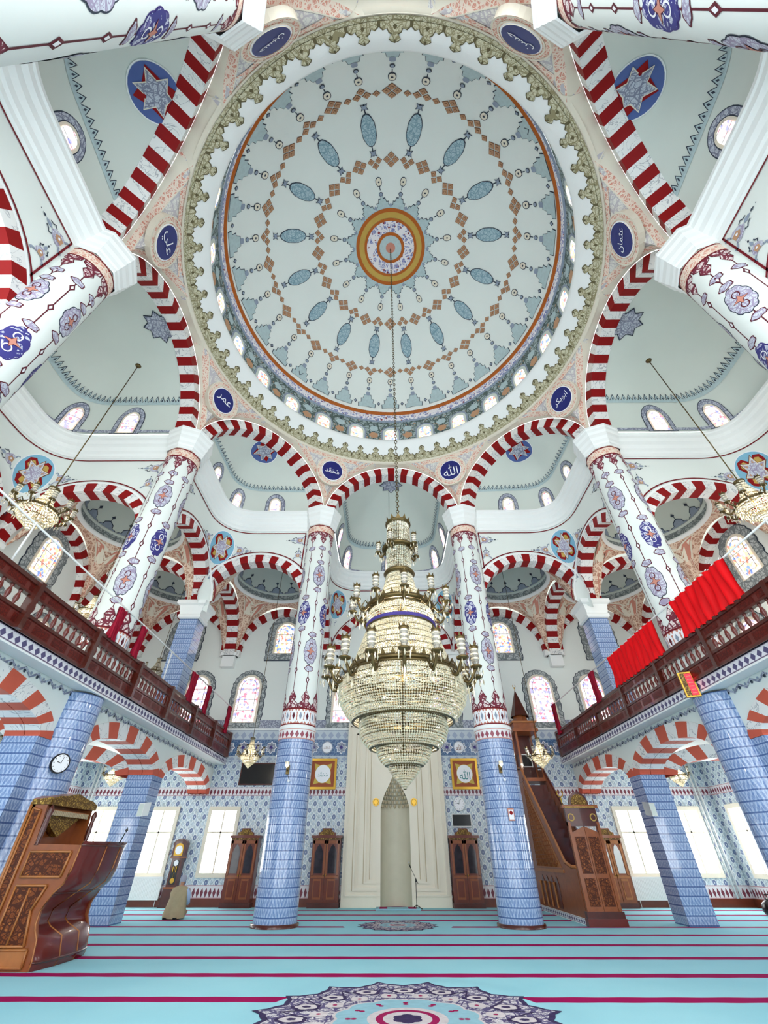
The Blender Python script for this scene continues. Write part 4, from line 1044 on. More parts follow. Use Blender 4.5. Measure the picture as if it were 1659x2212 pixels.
# ================================================================== BALCONIES
AZ, ART = 3.55, .42
for s, nm in ((-1, 'left'), (1, 'right')):
    X = lambda d: s*(7.5+d)                     # d metres behind the railing front
    f = lambda u, z, o: (s*(8.02-o), u, z)      # arcade wall below the balcony
    segs = [(5.1, 10.66), (11.55, 16.42), (16.44, 21.62)]
    y0, y1 = -.5, DB-.02; mb = MB(); z0 = 3.4
    out = [(y0, z0)]
    for a, b in segs:
        e = ell((a+b)/2, (b-a)/2, .98, AZ, 18); out += [(a, z0)]+e+[(b, z0)]
    out += [(y1, z0), (y1, 4.72), (y0, 4.72)]
    mb.poly(out, lambda u, z, o: f(u, z, 0), 'plaster', 0, .7)
    n = int((y1-3)/.42)
    for i in range(n):                          # grey scroll border
        u = 3+i*.42; mb.stroke([(u, 4.56), (u+.1, 4.62), (u+.21, 4.56), (u+.31, 4.5), (u+.42, 4.56)], .05, f, 'arab_gray', .012); mb.poly(circ(u+.1, 4.55, .04, 6), f, 'outline', .014); mb.poly(circ(u+.31, 4.57, .035, 6), f, 'gray_blue', .014)
    struct(mb, 'wall_balcony')
    mb = MB(); a, b = sorted((X(.12), s*WS)); mb.box(a, b, y0, y1, 4.72, 4.9, 'plaster')
    a, b = sorted((X(.1), X(.5))); mb.box(a, b, y0, y1, 4.66, 4.73, 'white_mold'); struct(mb, 'floor_balcony')
    mb = MB(); a, b = sorted((X(.05), X(.12))); mb.box(a, b, y0, y1, 4.64, 4.9, 'white_mold')
    mb.grid(lambda u, z: (X(.045), u, z), y0, y1, 4, 4.68, 4.9, 1, 'band_diamond', sm=False, uvf=lambda u, z: (u, (z-4.68)/.22)); struct(mb, 'trim_5')
    for j, (a, b) in enumerate(segs):
        m = MB(); c, h = (a+b)/2, (b-a)/2; n = [17, 13, 13][j]
        stripes(m, lambda u, z, t: (s*(7.98+t), u, z), c, h-ART, .98-ART, AZ, ART, 0, .34, n, 'orange_stripe', 'marble')
        stripes(m, lambda u, z, t: (s*(8.0+t), u, z), c, h-ART-.0, .98-ART, AZ, ART-.12, .34, .78, n, 'orange_stripe', 'marble') if 0 else stripes(m, lambda u, z, t: (s*(8.0+t), u, z), c, h-ART, .98-ART, AZ, ART, .34, .78, n, 'orange_stripe', 'marble')
        tag(m.build('low_arch'), 'orange and white striped arch under the %s balcony, %s' % (nm, ['nearest the camera', 'in front of the square pillar', 'next to the back wall'][j]), 'arch', 'striped arches under the balconies')
    for j, (a, b) in enumerate(segs):           # tiled piers carrying the low arches
        for u0, u1 in (((a-.05, a+ART), (b-ART, b+.05)) if j == 0 else ()):
            m = MB(); q, r = sorted((s*8.0, s*8.76)); m.box(q, r, u0, min(u1, DB-.03), 0, AZ, 'tile_column'); o = m.build('tiled_pier'); o['kind'] = 'structure'
    # cross arches from the pillar and column to the side wall below the balcony
    for y, w in ((11.23, 0), (16.43, 1)):
        m = MB(); stripes(m, lambda u, z, t: (s*u, y+t, z), 11.15, 1.9, .5, AZ, .42, -.35, .35, 13, 'orange_stripe', 'marble'); tag(m.build('low_arch'), 'orange and white cross arch below the %s balcony, %s' % (nm, 'behind the square pillar' if w else 'behind the far painted column'), 'arch', 'striped arches under the balconies')
    # ---- carved wooden railing
    ya, yb = 3.0, DB-.35
    root = thing('balcony_railing', 'long dark red wooden baluster railing of the %s balcony' % nm, 'railing', (X(0), ya, 4.9))
    L = yb-ya; bx = lambda m, d0, d1, a, b, z0, z1, mt: m.box(*sorted((s*d0, s*d1)), a, b, z0, z1, mt)
    m = MB(); bx(m, 0, .1, 0, L, 0, .34, 'wood_red'); bx(m, -.03, .1, 0, L, .3, .36, 'wood_dark'); bx(m, -.02, .1, 0, L, 0, .05, 'wood_dark')
    for i in range(int(L/.62)):
        a = .1+i*.62; m.grid(lambda u, z: (s*-.006, u, z), a, a+.5, 1, .09, .26, 1, 'rail_carve', sm=False)
    m.build('bottom_panel', root)
    m = MB(); bx(m, 0, .1, 0, L, .7, .92, 'wood_red'); bx(m, -.04, .14, 0, L, .9, .98, 'wood_dark'); bx(m, -.015, .1, 0, L, .68, .72, 'wood_dark')
    for i in range(int(L/.62)): a = .1+i*.62; m.grid(lambda u, z: (s*-.006, u, z), a, a+.5, 1, .75, .87, 1, 'rail_carve', sm=False)
    m.build('top_rail', root)
    ps = [.03+L*i/8 for i in range(9)]
    pm = MB(); pm.box(-.06, .12, -.06, .06, 0, .98, 'wood_dark'); pm.lathe([(.07, .98), (.05, 1.0), (.0, 1.02)], 'wood_red', n=10)
    pm = pm.build('post', root, (0, ps[0], 0))
    for y in ps[1:]: c = pm.copy(); COL.objects.link(c); c.parent = root; c.location = (0, min(y, L-.06), 0)
    bm_ = MB(); bm_.lathe([(.03, .35), (.042, .37), (.024, .4), (.046, .47), (.052, .52), (.04, .58), (.022, .63), (.042, .66), (.03, .7)], 'wood_red', (0, 0, 0), 8)
    bm_ = bm_.build('baluster', root); first = True
    N = 78
    for i in range(N):
        y = L*(i+.5)/N
        if min(abs(y-p) for p in ps) < .08: continue
        if first: bm_.location = (s*.05, y, 0); first = False; continue
        c = bm_.copy(); COL.objects.link(c); c.parent = root; c.location = (s*.05, y, 0)
    # ---- curtain rod
    root = thing('curtain_rod', 'thin white curtain rod on slim posts above the %s balcony railing' % nm, 'curtain rod', (X(.05), 4.2, 5.86))
    m = MB(); m.tube([(0, 0, .95), (0, 16.6, 1.0 if s < 0 else 1.12)], .022, 'enamel', 6); m.build('rod', root)
    m = MB(); m.tube([(0, 0, 0), (0, 0, 1.0)], .02, 'enamel', 6); pm = m.build('post', root, (0, 2.6, 0))
    for y in (9.7, 13.6): c = pm.copy(); COL.objects.link(c); c.parent = root; c.location = (0, y, 0)
def curtain(s, y0, y1, z0, z1, m, label, folds, amp=.07, gather=0.):
    mb = MB(); n = folds*6
    def f(u, v, t=0.):
        g = 1-gather*abs(sin(pi*min(1, v*1.0)))*.3; c = (y0+y1)/2
        return (s*(7.47+amp*sin(u*folds*2*pi)*(.5+.5*v)+.02*sin(u*37+v*5)+t), c+(y0+(y1-y0)*u-c)*g+.03*sin(v*4+u*9), z1+(z0-z1)*v)
    mb.grid(lambda u, v: f(u, v), 0, 1, n, 0, 1, 10, m); mb.grid(lambda u, v: f(u, v, .012), 0, 1, n, 0, 1, 10, m)
    for i in range(max(3, folds)): u = (i+.5)/max(3, folds); p = f(u, 0); mb.tube([p, (s*7.52, p[1], z1+.06)], .012, 'enamel', 4)
    tag(mb.build('curtain'), label, 'curtain', 'red curtains on the balcony rods')
curtain(1, 8.15, 10.45, 5.84, 6.84, 'curtain_red', 'wide bright red curtain nearest the right photo edge', 9)
curtain(1, 11.5, 14.6, 5.84, 6.85, 'curtain_red', 'wide bright red curtain between the right painted column and the tiled pillar', 12)
curtain(1, 16.0, 16.35, 5.8, 6.9, 'curtain_dark', 'gathered dark red curtain beside the right square pillar', 4, .06)
curtain(1, 20.6, 20.95, 5.7, 6.95, 'curtain_dark', 'gathered dark red curtain at the far end of the right balcony', 4, .06)
curtain(-1, 10.3, 10.62, 5.84, 6.72, 'curtain_dark', 'gathered red curtain in front of the far left painted column', 4, .06)
curtain(-1, 11.6, 11.85, 5.84, 6.75, 'curtain_dark', 'gathered red curtain just right of the far left painted column', 4, .06)
curtain(-1, 15.75, 16.2, 5.8, 6.82, 'curtain_dark', 'gathered dark red curtain left of the stained window behind the left balcony', 5, .06)
curtain(-1, 17.5, 17.75, 5.8, 6.84, 'curtain_dark', 'gathered dark red curtain right of the stained window behind the left balcony', 4, .06)
curtain(-1, 20.3, 20.6, 5.7, 6.8, 'curtain_dark', 'gathered dark red curtain at the far end of the left balcony', 4, .06)
# ================================================================== MIHRAB
root = thing('mihrab', 'tall cream marble prayer niche with stepped frames in the centre of the back wall', 'prayer niche', (.05, DB-.3, 0))
m = MB(); nw = .6
nich = [(-nw, .02), (-nw, 3.1), (-.45, 3.5), (-.28, 3.8), (-.12, 4.1), (0, 4.35), (.12, 4.1), (.28, 3.8), (.45, 3.5), (nw, 3.1), (nw, .02)]
q = [(-2.1, 0.0), (-nw, 0.0)]+nich[1:-1]+[(nw, 0.0), (2.1, 0.0), (2.1, 6.3), (-2.1, 6.3)]
m.cs = None; m.prism(q, lambda u, z, t: (u, t, z), 0, .29, 'cream'); m.build('marble_panel', root)
m = MB(None)
for i, (d, w) in enumerate(((.12, .05), (.42, .07), (.56, .04), (.85, .06), (.97, .04), (1.1, .05))):
    x = 2.1-d
    for a, b, p, q in ((-x, -x+w, .25+d*.5, 6.3-d*1.05), (x-w, x, .25+d*.5, 6.3-d*1.05), (-x, x, 6.3-d*1.05-w, 6.3-d*1.05)): m.box(a, b, -.05, 0, p, q, 'cream'); (m.box(a-.03, a-.004, -.012, 0, p, q, 'cream_line') if i in (1, 3, 5) else None) if b-a < .2 else m.box(a, b, -.012, 0, p-.022, p-.004, 'cream_line')
    if i < 5:
        for sg in (-1, 1): m.box(*sorted((sg*x, sg*.75)), -.045, 0, .25+d*.5, .25+d*.5+w, 'cream')
m.box(-.55, .75, -.06, 0, 4.6, 4.95, 'cream'); m.box(-.5, .7, -.065, -.06, 4.65, 4.9, 'cream_line'); m.build('stepped_frame', root)
m = MB(); m.lathe([(nw, -.01), (nw, 3.1)], 'niche_stone', (0, .0, 0), 16, a0=0, a1=pi); m.lathe([(nw+.05, -.01), (nw+.05, 4.5), (0, 4.5)], 'niche_stone', (0, .28, 0), 16, a0=0, a1=pi)
R_ = nw
for i in range(9):                              # stalactite hood
    z0 = 3.1+i*.14; r0 = nw*(1-i/9); m.lathe([(r0, z0), (r0*.99, z0+.1), (nw*(1-(i+1)/9)+.01, z0+.14)], 'niche_stone', (0, 0, 0), 16, a0=0, a1=pi, sm=False)
    for j in range(9-i if i < 8 else 1):
        a = pi*(j+.5)/(9-i); m.lathe([(.0, -.07), (.05, 0), (.055, .06)], 'cream_line', (r0*.92*cos(a), r0*.92*sin(a), z0+.02), 6)
m.build('niche', root)
for x in (-.8, .8):
    m = MB(); m.prism(circ(x, 3.25, .14, 20), lambda u, z, t: (u, -.03+t, z), 0, .04, 'gold_metal'); m.stroke(circ(x, 3.25, .1, 16), .02, lambda u, z, o: (u, -.035-o*.1, z), 'brass', .03, True); m.build('gold_disc', root)
m = MB(); m.box(-.75, .85, -1.1, -.35, .004, .05, 'carpet_blue')
for x in (-.62, .42): m.box(x, x+.28, -1.06, -.42, .05, .056, 'carpet_red')
o = m.build('prayer_rug'); o.location = (.05, DB-.3, 0); tag(o, 'small rug with two red squares in front of the prayer niche', 'rug')
# ================================================================== CABINETS
def cabinet(x0, x1, label, glass='black', W1='wood_cab', W2='wood_mid'):
    w = x1-x0; root = thing('wooden_cabinet', label, 'cabinet', ((x0+x1)/2, DB-.55, 0), 0, 'wooden book cabinets on the back wall')
    h = w/2; m = MB(); m.box(-h, h, .03, .5, 0, 2.08, W1); m.box(-h-.03, h+.03, 0, .5, 0, .14, 'wood_dark'); m.box(-h-.05, h+.05, -.02, .5, 2.05, 2.13, W1); m.build('body', root)
    m = MB(None); cr = [(-h*.62, 2.13), (-h*.6, 2.22), (-h*.4, 2.25), (-h*.3, 2.36), (h*.3, 2.36), (h*.4, 2.25), (h*.6, 2.22), (h*.62, 2.13)]
    m.prism(cr, lambda u, z, t: (u, t, z), -.01, .06, W1); m.prism([(x*.85, 2.15+(z-2.13)*.75) for x, z in cr], lambda u, z, t: (u, t, z), -.02, -.01, 'gold_carve')
    m.prism([(-h, 2.0), (h, 2.0), (h, 2.07), (-h, 2.07)], lambda u, z, t: (u, t, z), -.0, .03, 'gold_carve'); m.build('carved_crest', root)
    for sg in (-1, 1):
        a, b = sorted((sg*.01, sg*(h-.04))); c = (a+b)/2; d = MB(None)
        d.box(a, b, -.0, .04, .18, 1.97, W1); d.box(a+.1, b-.1, -.02, 0, .24, .82, W2); d.box(a+.14, b-.14, -.03, -.02, .3, .76, W1)
        for q in (a, b-.07): d.box(q, q+.07, -.02, 0, .9, 1.97, W2)
        d.box(a, b, -.02, 0, .84, .92, W2); d.box(a, b, -.02, 0, 1.87, 1.97, W2)
        door = d.build('door', root)
        g = MB(None); W = (b-a)/2-.1; gp = [(c-W, 1.0), (c+W, 1.0)]+[(c+W*cos(pi*i/8), 1.62+W*1.1*sin(pi*i/8)) for i in range(9)][0:]+[(c-W, 1.62)]
        g.prism([(c-W, .98), (c+W, .98), (c+W, 1.6), (c+W*.5, 1.78), (c, 1.85), (c-W*.5, 1.78), (c-W, 1.6)], lambda u, z, t: (u, t, z), -.012, -.003, glass); g.build('glass', door)
        k = MB(); k.lathe([(0, 0), (.02, .01), (.015, .04), (0, .045)], 'gold_metal', (-sg*0+sg*.05, -.04, .9), 8); k.build('knob', door)
    return root
P_('glass_dark', (58, 52, 56), .08, var=.4, vs=5)
cabinet(-6.5, -5.42, 'wooden cabinet with glass doors left of the front left tiled column', 'glass_dark')
cabinet(-3.25, -2.13, 'dark wooden cabinet with glass doors left of the prayer niche', 'glass_dark')
cabinet(2.2, 3.32, 'dark wooden cabinet with glass doors right of the prayer niche', 'glass_dark')
cabinet(7.95, 8.98, 'orange brown wooden cabinet behind the pulpit gate', 'steel', 'wood_mid', 'wood_light')
# ================================================================== WALL ITEMS
def wallbox(name, label, cat, x0, x1, z0, z1, y0, y1, parts, group=None):
    root = thing(name, label, cat, ((x0+x1)/2, y1, z0), 0, group); w, h = (x1-x0)/2, z1-z0
    for nm, inset, d0, d1, m in parts:
        mb = MB(None); mb.box(-w+inset, w-inset, -(y1-y0)-d1, -d0, inset, h-inset, m); mb.build(nm, root)
    return root
wallbox('wall_screen', 'black screen in a dark frame on the tiled wall left of the columns', 'screen', -6.78, -5.25, 3.88, 4.72, DB-.12, DB-.04, [('frame', 0, 0, 0, 'wood_dark'), ('display', .05, .02, .01, 'black')])
wallbox('wall_screen', 'small black screen with a white rim above the cabinet right of the niche', 'screen', 2.42, 3.22, 2.42, 2.86, DB-.12, DB-.04, [('frame', 0, 0, 0, 'enamel'), ('display', .03, .02, .01, 'black')])
for x0, x1, t, l in ((-3.72, -2.52, MUHAMMAD, 'left'), (2.56, 3.74, ALLAH, 'right')):
    c = (x0+x1)/2; root = thing('calligraphy_frame', 'gold framed orange calligraphy picture on the tiled wall %s of the prayer niche' % l, 'picture', (c, DB-.06, 3.72), 0)
    h = (x1-x0)/2; m = MB(None)
    for a, b, p, q in ((-h, h, 0, .09), (-h, h, 1.07, 1.16), (-h, -h+.09, .09, 1.07), (h-.09, h, .09, 1.07)): m.box(a, b, -.08, .0, p, q, 'gold_metal')
    m.build('frame', root)
    m = MB(); f = lambda u, z, o: (u, -.03-o, z); m.cs = None
    m.box(-h+.08, h-.08, -.03, 0, .08, 1.08, 'orange_paint')
    m.poly(tfm(star(0, 0, .56, .3, 4, pi/4), 0, .58), f, 'yellow_paint', .004); m.poly(circ(0, .58, .36, 32), f, 'gold_paint', .007); m.poly(circ(0, .58, .34, 32), f, 'ink_white', .01); text(m, t, f, 0, .56, .46, 'teal_ink', .014)
    m.build('painting', root)
def disc_clock(loc, r, label, rz=0, rim='enamel', face='ink_white'):
    root = thing('wall_clock', label, 'clock', loc, rz); f = lambda u, z, t: (u, t, z)
    m = MB(None); m.prism(circ(0, 0, r, 28), f, -.05, 0, rim); m.build('case', root)
    m = MB(None); m.prism(circ(0, 0, r*.86, 28), f, -.056, -.05, face)
    for i in range(12): a = pi/6*i; m.stroke([(r*.68*cos(a), r*.68*sin(a)), (r*.8*cos(a), r*.8*sin(a))], r*.05, lambda u, z, o: (u, -.058, z), 'black', 0)
    m.build('dial', root)
    m = MB(None); m.stroke([(0, 0), (r*.1, r*.62)], r*.05, lambda u, z, o: (u, -.062, z), 'black', 0); m.stroke([(0, 0), (-r*.42, r*.12)], r*.06, lambda u, z, o: (u, -.062, z), 'black', 0); m.build('hands', root)
disc_clock((2.78, DB-.05, 3.2), .24, 'round white wall clock on the tiles right of the prayer niche')
disc_clock((-7.64, 10.78, 3.1), .2, 'round dark rimmed clock on the far left tiled column under the balcony', 1.05, 'black')
# radiators and white panels below the windows
for x0, x1, l in ((-10.5, -9.0, 'white radiator below the window left of the long case clock'), (9.15, 10.4, 'white radiator below the window right of the orange cabinet')):
    root = thing('radiator', l, 'radiator', ((x0+x1)/2, DB-.12, 0)); h = (x1-x0)/2
    m = MB(None); m.box(-h, h, -.08, 0, .2, .84, 'enamel'); m.box(-h, h, -.1, 0, .84, .87, 'enamel')
    for i in range(int(h*2/.06)): m.box(-h+.01+i*.06, -h+.03+i*.06, -.088, -.08, .23, .81, 'enamel')
    m.build('panel', root)
    for x in (-h+.1, h-.1): m = MB(None); m.tube([(x, -.04, 0), (x, -.04, .22)], .012, 'enamel'); m.build('pipe', root)
# long case clock
root = thing('longcase_clock', 'tall dark wooden longcase clock with a gold dial between the bright windows', 'clock', (-8.55, DB-.3, 0)); m = MB(None)
m.box(-.26, .26, -.12, .18, 0, .55, 'wood_dark'); m.box(-.3, .3, -.14, .18, 0, .08, 'wood_dark'); m.box(-.2, .2, -.08, .18, .55, 1.45, 'wood_dark'); m.box(-.25, .25, -.12, .18, 1.45, 1.85, 'wood_dark'); m.box(-.27, .27, -.13, .18, .53, .58, 'wood_mid'); m.box(-.27, .27, -.13, .18, 1.43, 1.47, 'wood_mid')
m.prism([(-.27, 1.83)]+[(-.27*cos(pi*i/10), 1.84+.2*sin(pi*i/10)) for i in range(11)]+[(.27, 1.83)], lambda u, z, t: (u, t, z), -.13, .18, 'wood_dark'); m.build('case', root)
m = MB(None); m.prism([(-.17, 1.5), (.17, 1.5), (.17, 1.74)]+[(.17*cos(pi*i/8), 1.74+.15*sin(pi*i/8)) for i in range(9)], lambda u, z, t: (u, t, z), -.135, -.125, 'gold_metal'); m.prism(circ(0, 1.68, .14, 20), lambda u, z, t: (u, t, z), -.14, -.134, 'ink_white'); m.build('dial', root)
m = MB(None); m.prism([(-.12, .65), (.12, .65), (.12, 1.36), (-.12, 1.36)], lambda u, z, t: (u, t, z), -.085, -.08, 'black')
m.tube([(0, -.09, 1.36), (0, -.09, .8)], .008, 'gold_metal'); m.prism(circ(0, .76, .08, 16), lambda u, z, t: (u, t, z), -.1, -.09, 'gold_metal')
for x in (-.06, .06): m.lathe([(.02, 0), (.02, .18)], 'gold_metal', (x, -.1, 1.0), 8)
m.prism(circ(0, 1.28, .09, 16), lambda u, z, t: (u, t, z), -.1, -.09, 'ink_white'); m.build('pendulum', root)
# sconces on the two front columns
def sconce(loc, rz, label):
    root = thing('wall_lamp', label, 'lamp', loc, rz); m = MB(); m.box(-.05, .05, -.03, .02, -.12, .12, 'brass'); m.tube([(0, -.02, 0), (0, -.14, -.06), (0, -.2, .02)], .012, 'brass'); m.build('bracket', root)
    m = MB(); m.lathe([(.02, 0), (.06, .05), (.07, .16)], 'crystal', (0, -.2, .03), 12); m.lathe([(0, 0), (.035, .02), (.03, .07), (0, .09)], 'bulb', (0, -.2, .06), 8); m.build('glass_shade', root)
    m = MB(); m.lathe([(0, -.05), (.05, 0), (0, .05)], 'ink_white', (0.08, -.05, -.3), 10); m.tube([(0, -.02, -.1), (.08, -.05, -.26)], .006, 'black'); m.build('pull_ball', root)
sconce((-3.42, 15.37, 3.6), 0, 'brass wall lamp with a glass shade on the front left tiled column'); sconce((3.3, 15.37, 3.62), 0, 'brass wall lamp with a glass shade on the front right tiled column')
m = MB(None); m.box(-.09, .09, -.02, .0, 0, .3, 'salmon'); m.box(-.07, .07, -.024, -.02, .03, .27, 'ink_white'); m.prism(circ(0, .19, .05, 14), lambda u, z, t: (u, t, z), -.028, -.024, 'red_stripe')
o = m.build('notice'); o.location = (3.42, 15.37, 2.3); tag(o, 'small pink and white notice on the front right tiled column', 'sign')
# speakers on brackets by the square pillars
for s, l in ((-1, 'pale loudspeaker box bracketed to the left square pillar'), (1, 'grey loudspeaker box bracketed to the right square pillar')):
    root = thing('loudspeaker', l, 'speaker', (s*7.86, 15.9, 2.62), s*.5); m = MB(None)
    tf = lambda x, y, z: (x, y, z+y*.15); m.box(-.13, .13, -.12, .1, -.17, .17, 'enamel' if s < 0 else 'steel', tf); m.box(-.11, .11, -.125, -.12, -.15, .15, 'plaster_gray', tf); m.build('cabinet', root)
    m = MB(None); m.tube([(0, .1, 0), (s*.2, .3, .02)], .015, 'steel'); m.build('bracket', root)
# LED sign on the right balcony
root = thing('led_sign', 'lit red display sign in a gold frame under the right balcony rail', 'sign', (7.38, 11.0, 4.55), -.35); m = MB(None)
m.box(-.16, .16, -.04, .04, 0, .6, 'gold_metal'); m.box(-.13, .13, -.045, -.04, .03, .57, 'gold_carve'); m.build('frame', root); m = MB(None); m.box(-.02, .12, -.05, -.045, .04, .55, 'led_red')
for i in range(6): m.box(0.0, .1, -.054, -.05, .08+i*.08, .1+i*.08, 'salmon')
m.build('display', root)
# microphone stand
root = thing('microphone_stand', 'black microphone stand with a slanted boom beside the prayer niche', 'microphone', (.78, DB-.95, 0)); m = MB(None)
for i in range(3): a = 2*pi*i/3+.4; m.tube([(0, 0, .12), (.22*cos(a), .22*sin(a), .01)], .012, 'black')
m.build('tripod', root); m = MB(None); m.tube([(0, 0, .08), (0, 0, .78)], .013, 'black'); m.lathe([(.03, .75), (.035, .8), (.02, .84)], 'black', n=8); m.build('pole', root)
m = MB(None); m.tube([(.08, 0, .7), (-.18, 0, 1.15)], .01, 'black'); m.build('boom', root); m = MB(); m.tube([(-.18, 0, 1.15), (-.24, 0, 1.27)], .02, 'black'); m.lathe([(0, -.03), (.03, 0), (0, .04)], 'steel', (-.25, 0, 1.3), 10); m.build('microphone', root)
m = MB(None); m.tube([(-.12, 16.95, 17.15), (-.12, 16.95, 6.6)], .012, 'steel', 5)
tag(m.build('hanging_cable'), 'thin cable hanging from the front half dome just left of the great chain', 'cable')
# pipes in the rear corners
for s, l in ((-1, 'left'), (1, 'right')):
    for d in (0, .16):
        m = MB(None); m.tube([(s*(12.98+d), DB-.12, .25), (s*(12.98+d), DB-.12, 4.7)], .035, 'enamel', 8)
        tag(m.build('vertical_pipe'), 'one of two thin white vertical pipes in the rear %s corner' % l, 'pipe', 'white pipes in the rear %s corner' % l)
m = MB(); m.lathe([(0, 0), (.24, .02), (.3, .12), (.26, .3), (.12, .4), (0, .42)], 'black', n=14); m.tube([(-.1, 0, .38), (-.08, 0, .52), (.08, 0, .52), (.1, 0, .38)], .02, 'black')
o = m.build('black_bag'); o.location = (12.15, 18.6, 0); tag(o, 'black bag on the floor at the right photo edge', 'bag')
# ================================================================== PREACHING CHAIR (left foreground)
KX = [(0, -6.28, .12), (.1, -6.27, .15), (.38, -6.33, .12), (.5, -6.42, -.08), (.57, -6.45, -.14), (.74, -6.46, -.1), (.97, -6.35, .14), (1.1, -6.22, .21), (1.3, -6.17, .23), (1.66, -6.15, .24), (1.72, -6.12, .25)]
KY0, KY1 = 10.2, 11.85; kx, ky = -7.3, KY0
root = thing('preaching_chair', 'tall carved wooden preaching chair with a curved belly at the left edge', 'pulpit', (kx, ky, 0))
def KF(j, t):                                   # front surface, t 0..1 across
    z, x, b = KX[j]; return (x+b*sin(pi*t)**.6-kx, (KY1-KY0)*t, z)
m = MB(None); m.grid(lambda t, j: KF(int(round(j)), t), 0, 1, 22, 0, len(KX)-1, len(KX)-1, 'wood_red'); 
for j, w in ((1, .02), (6, .015), (9, .02)): m.tube([KF(j, t/20) for t in range(21)], w, 'wood_dark', 6)
for t in (0.0, .33, .66, 1.0): m.tube([KF(j, t) for j in range(len(KX))], .014, 'wood_light', 5)
m.build('curved_front', root)
side = [(-7.36, 0), (-6.28, 0), (-6.33, .38), (-6.43, .57), (-6.45, .74), (-6.35, .97), (-6.22, 1.1), (-6.15, 1.66), (-7.05, 1.68), (-7.12, 2.3), (-7.44, 2.36)]
for y in (0, KY1-KY0-.05):
    m = MB(None); m.prism([(a-kx, b) for a, b in side], lambda u, z, t: (u, t+y, z), 0, .05, 'wood_mid'); g = lambda u, z, o: (u-kx, y-o, z)
    if y == 0:
        for P4, mt in (([(-7.06, 1.2), (-6.32, 1.2), (-6.28, 1.56), (-7.06, 1.56)], 'wood_carve'), ([(-7.06, .3), (-6.5, .3), (-6.62, .75), (-6.5, 1.08), (-7.06, 1.08)], 'wood_carve'), ([(-7.0, .05), (-6.4, .05), (-6.42, .26), (-7.0, .26)], 'wood_light'), ([(-7.33, .1), (-7.16, .1), (-7.2, 2.2), (-7.36, 2.24)], 'wood_carve')):
            m.prism(P4, lambda u, z, t: (u-kx, -t, z), .0, .02, mt)
            L4 = P4+[P4[0]]
            for a, b in zip(L4, L4[1:]): m.tube([(a[0]-kx, -.022, a[1]), (b[0]-kx, -.022, b[1])], .02, 'wood_light', 5)
        m.tube([(-7.44-kx, 0, 2.34), (-7.37-kx, 0, 0)], .03, 'wood_light', 6); m.tube([(-6.79-kx, -.02, 1.05), (-6.8-kx, -.02, .3)], .018, 'wood_light', 5)
    m.build('side_panel', root)
m = MB(None); m.box(-7.42-kx, -7.36-kx, 0, KY1-KY0, 0, 2.34, 'wood_mid')
m.build('back_panel', root)
m = MB(None); cr = [(0, 2.3), (0, 2.4), (.2, 2.46), (.45, 2.48), (.82, 2.55), (1.2, 2.48), (1.45, 2.46), (1.65, 2.4), (1.65, 2.3)]
m.prism(cr, lambda u, z, t: (t-kx, u, z), -7.45, -7.1, 'wood_mid'); m.prism([(u, z-.0) for u, z in cr], lambda u, z, t: (t-kx, u, z), -7.1, -7.05, 'gold_carve')
m.prism([(-7.44, 2.3), (-7.06, 2.3), (-7.06, 2.42), (-7.44, 2.38)], lambda u, z, t: (u-kx, t, z), -.03, 0, 'gold_carve'); m.build('carved_crest', root)
m = MB(None); m.box(-7.35-kx, -7.12-kx, .1, 1.55, 2.18, 2.24, 'wood_light')
for i in range(24): m.box(-7.14-kx, -7.1-kx, .12+i*.06, .15+i*.06, 2.14, 2.22, 'cream_line')
m.prism([(.25, 2.14), (1.4, 2.14), (1.1, 1.95), (.82, 1.8), (.5, 1.95)], lambda u, z, t: (t-kx, u, z), -7.34, -7.2, 'gold_carve'); m.build('niche_hood', root)
m = MB(None); m.box(-7.3-kx, -6.5-kx, .06, 1.58, 1.0, 1.08, 'wood_dark'); m.build('seat', root)
m = MB(); 
for y in (.0, 1.6): m.lathe([(.05, 1.66), (.035, 1.72), (.05, 1.9), (.04, 2.1), (.06, 2.2), (.03, 2.27), (0, 2.3)], 'wood_dark', (-7.02-kx, y+.02, 0), 10)
m.build('turned_posts', root)
m = MB(None)
for i in range(9):
    y = .15+i*.17; m.stroke([(y, 1.72), (y+.05, 1.82), (y, 1.92), (y-.05, 1.82), (y, 1.72)], .02, lambda u, z, o: (-6.05-kx+.3*sin(pi*u/1.65), u, z), 'wood_dark', 0) if i < 0 else None
m.tube([(-5.68-kx, .5, 1.7), (-5.6-kx, .45, 1.86)], .012, 'black'); m.lathe([(0, -.04), (.03, 0), (0, .05)], 'black', (-5.58-kx, .44, 1.9), 8); m.build('microphone', root)
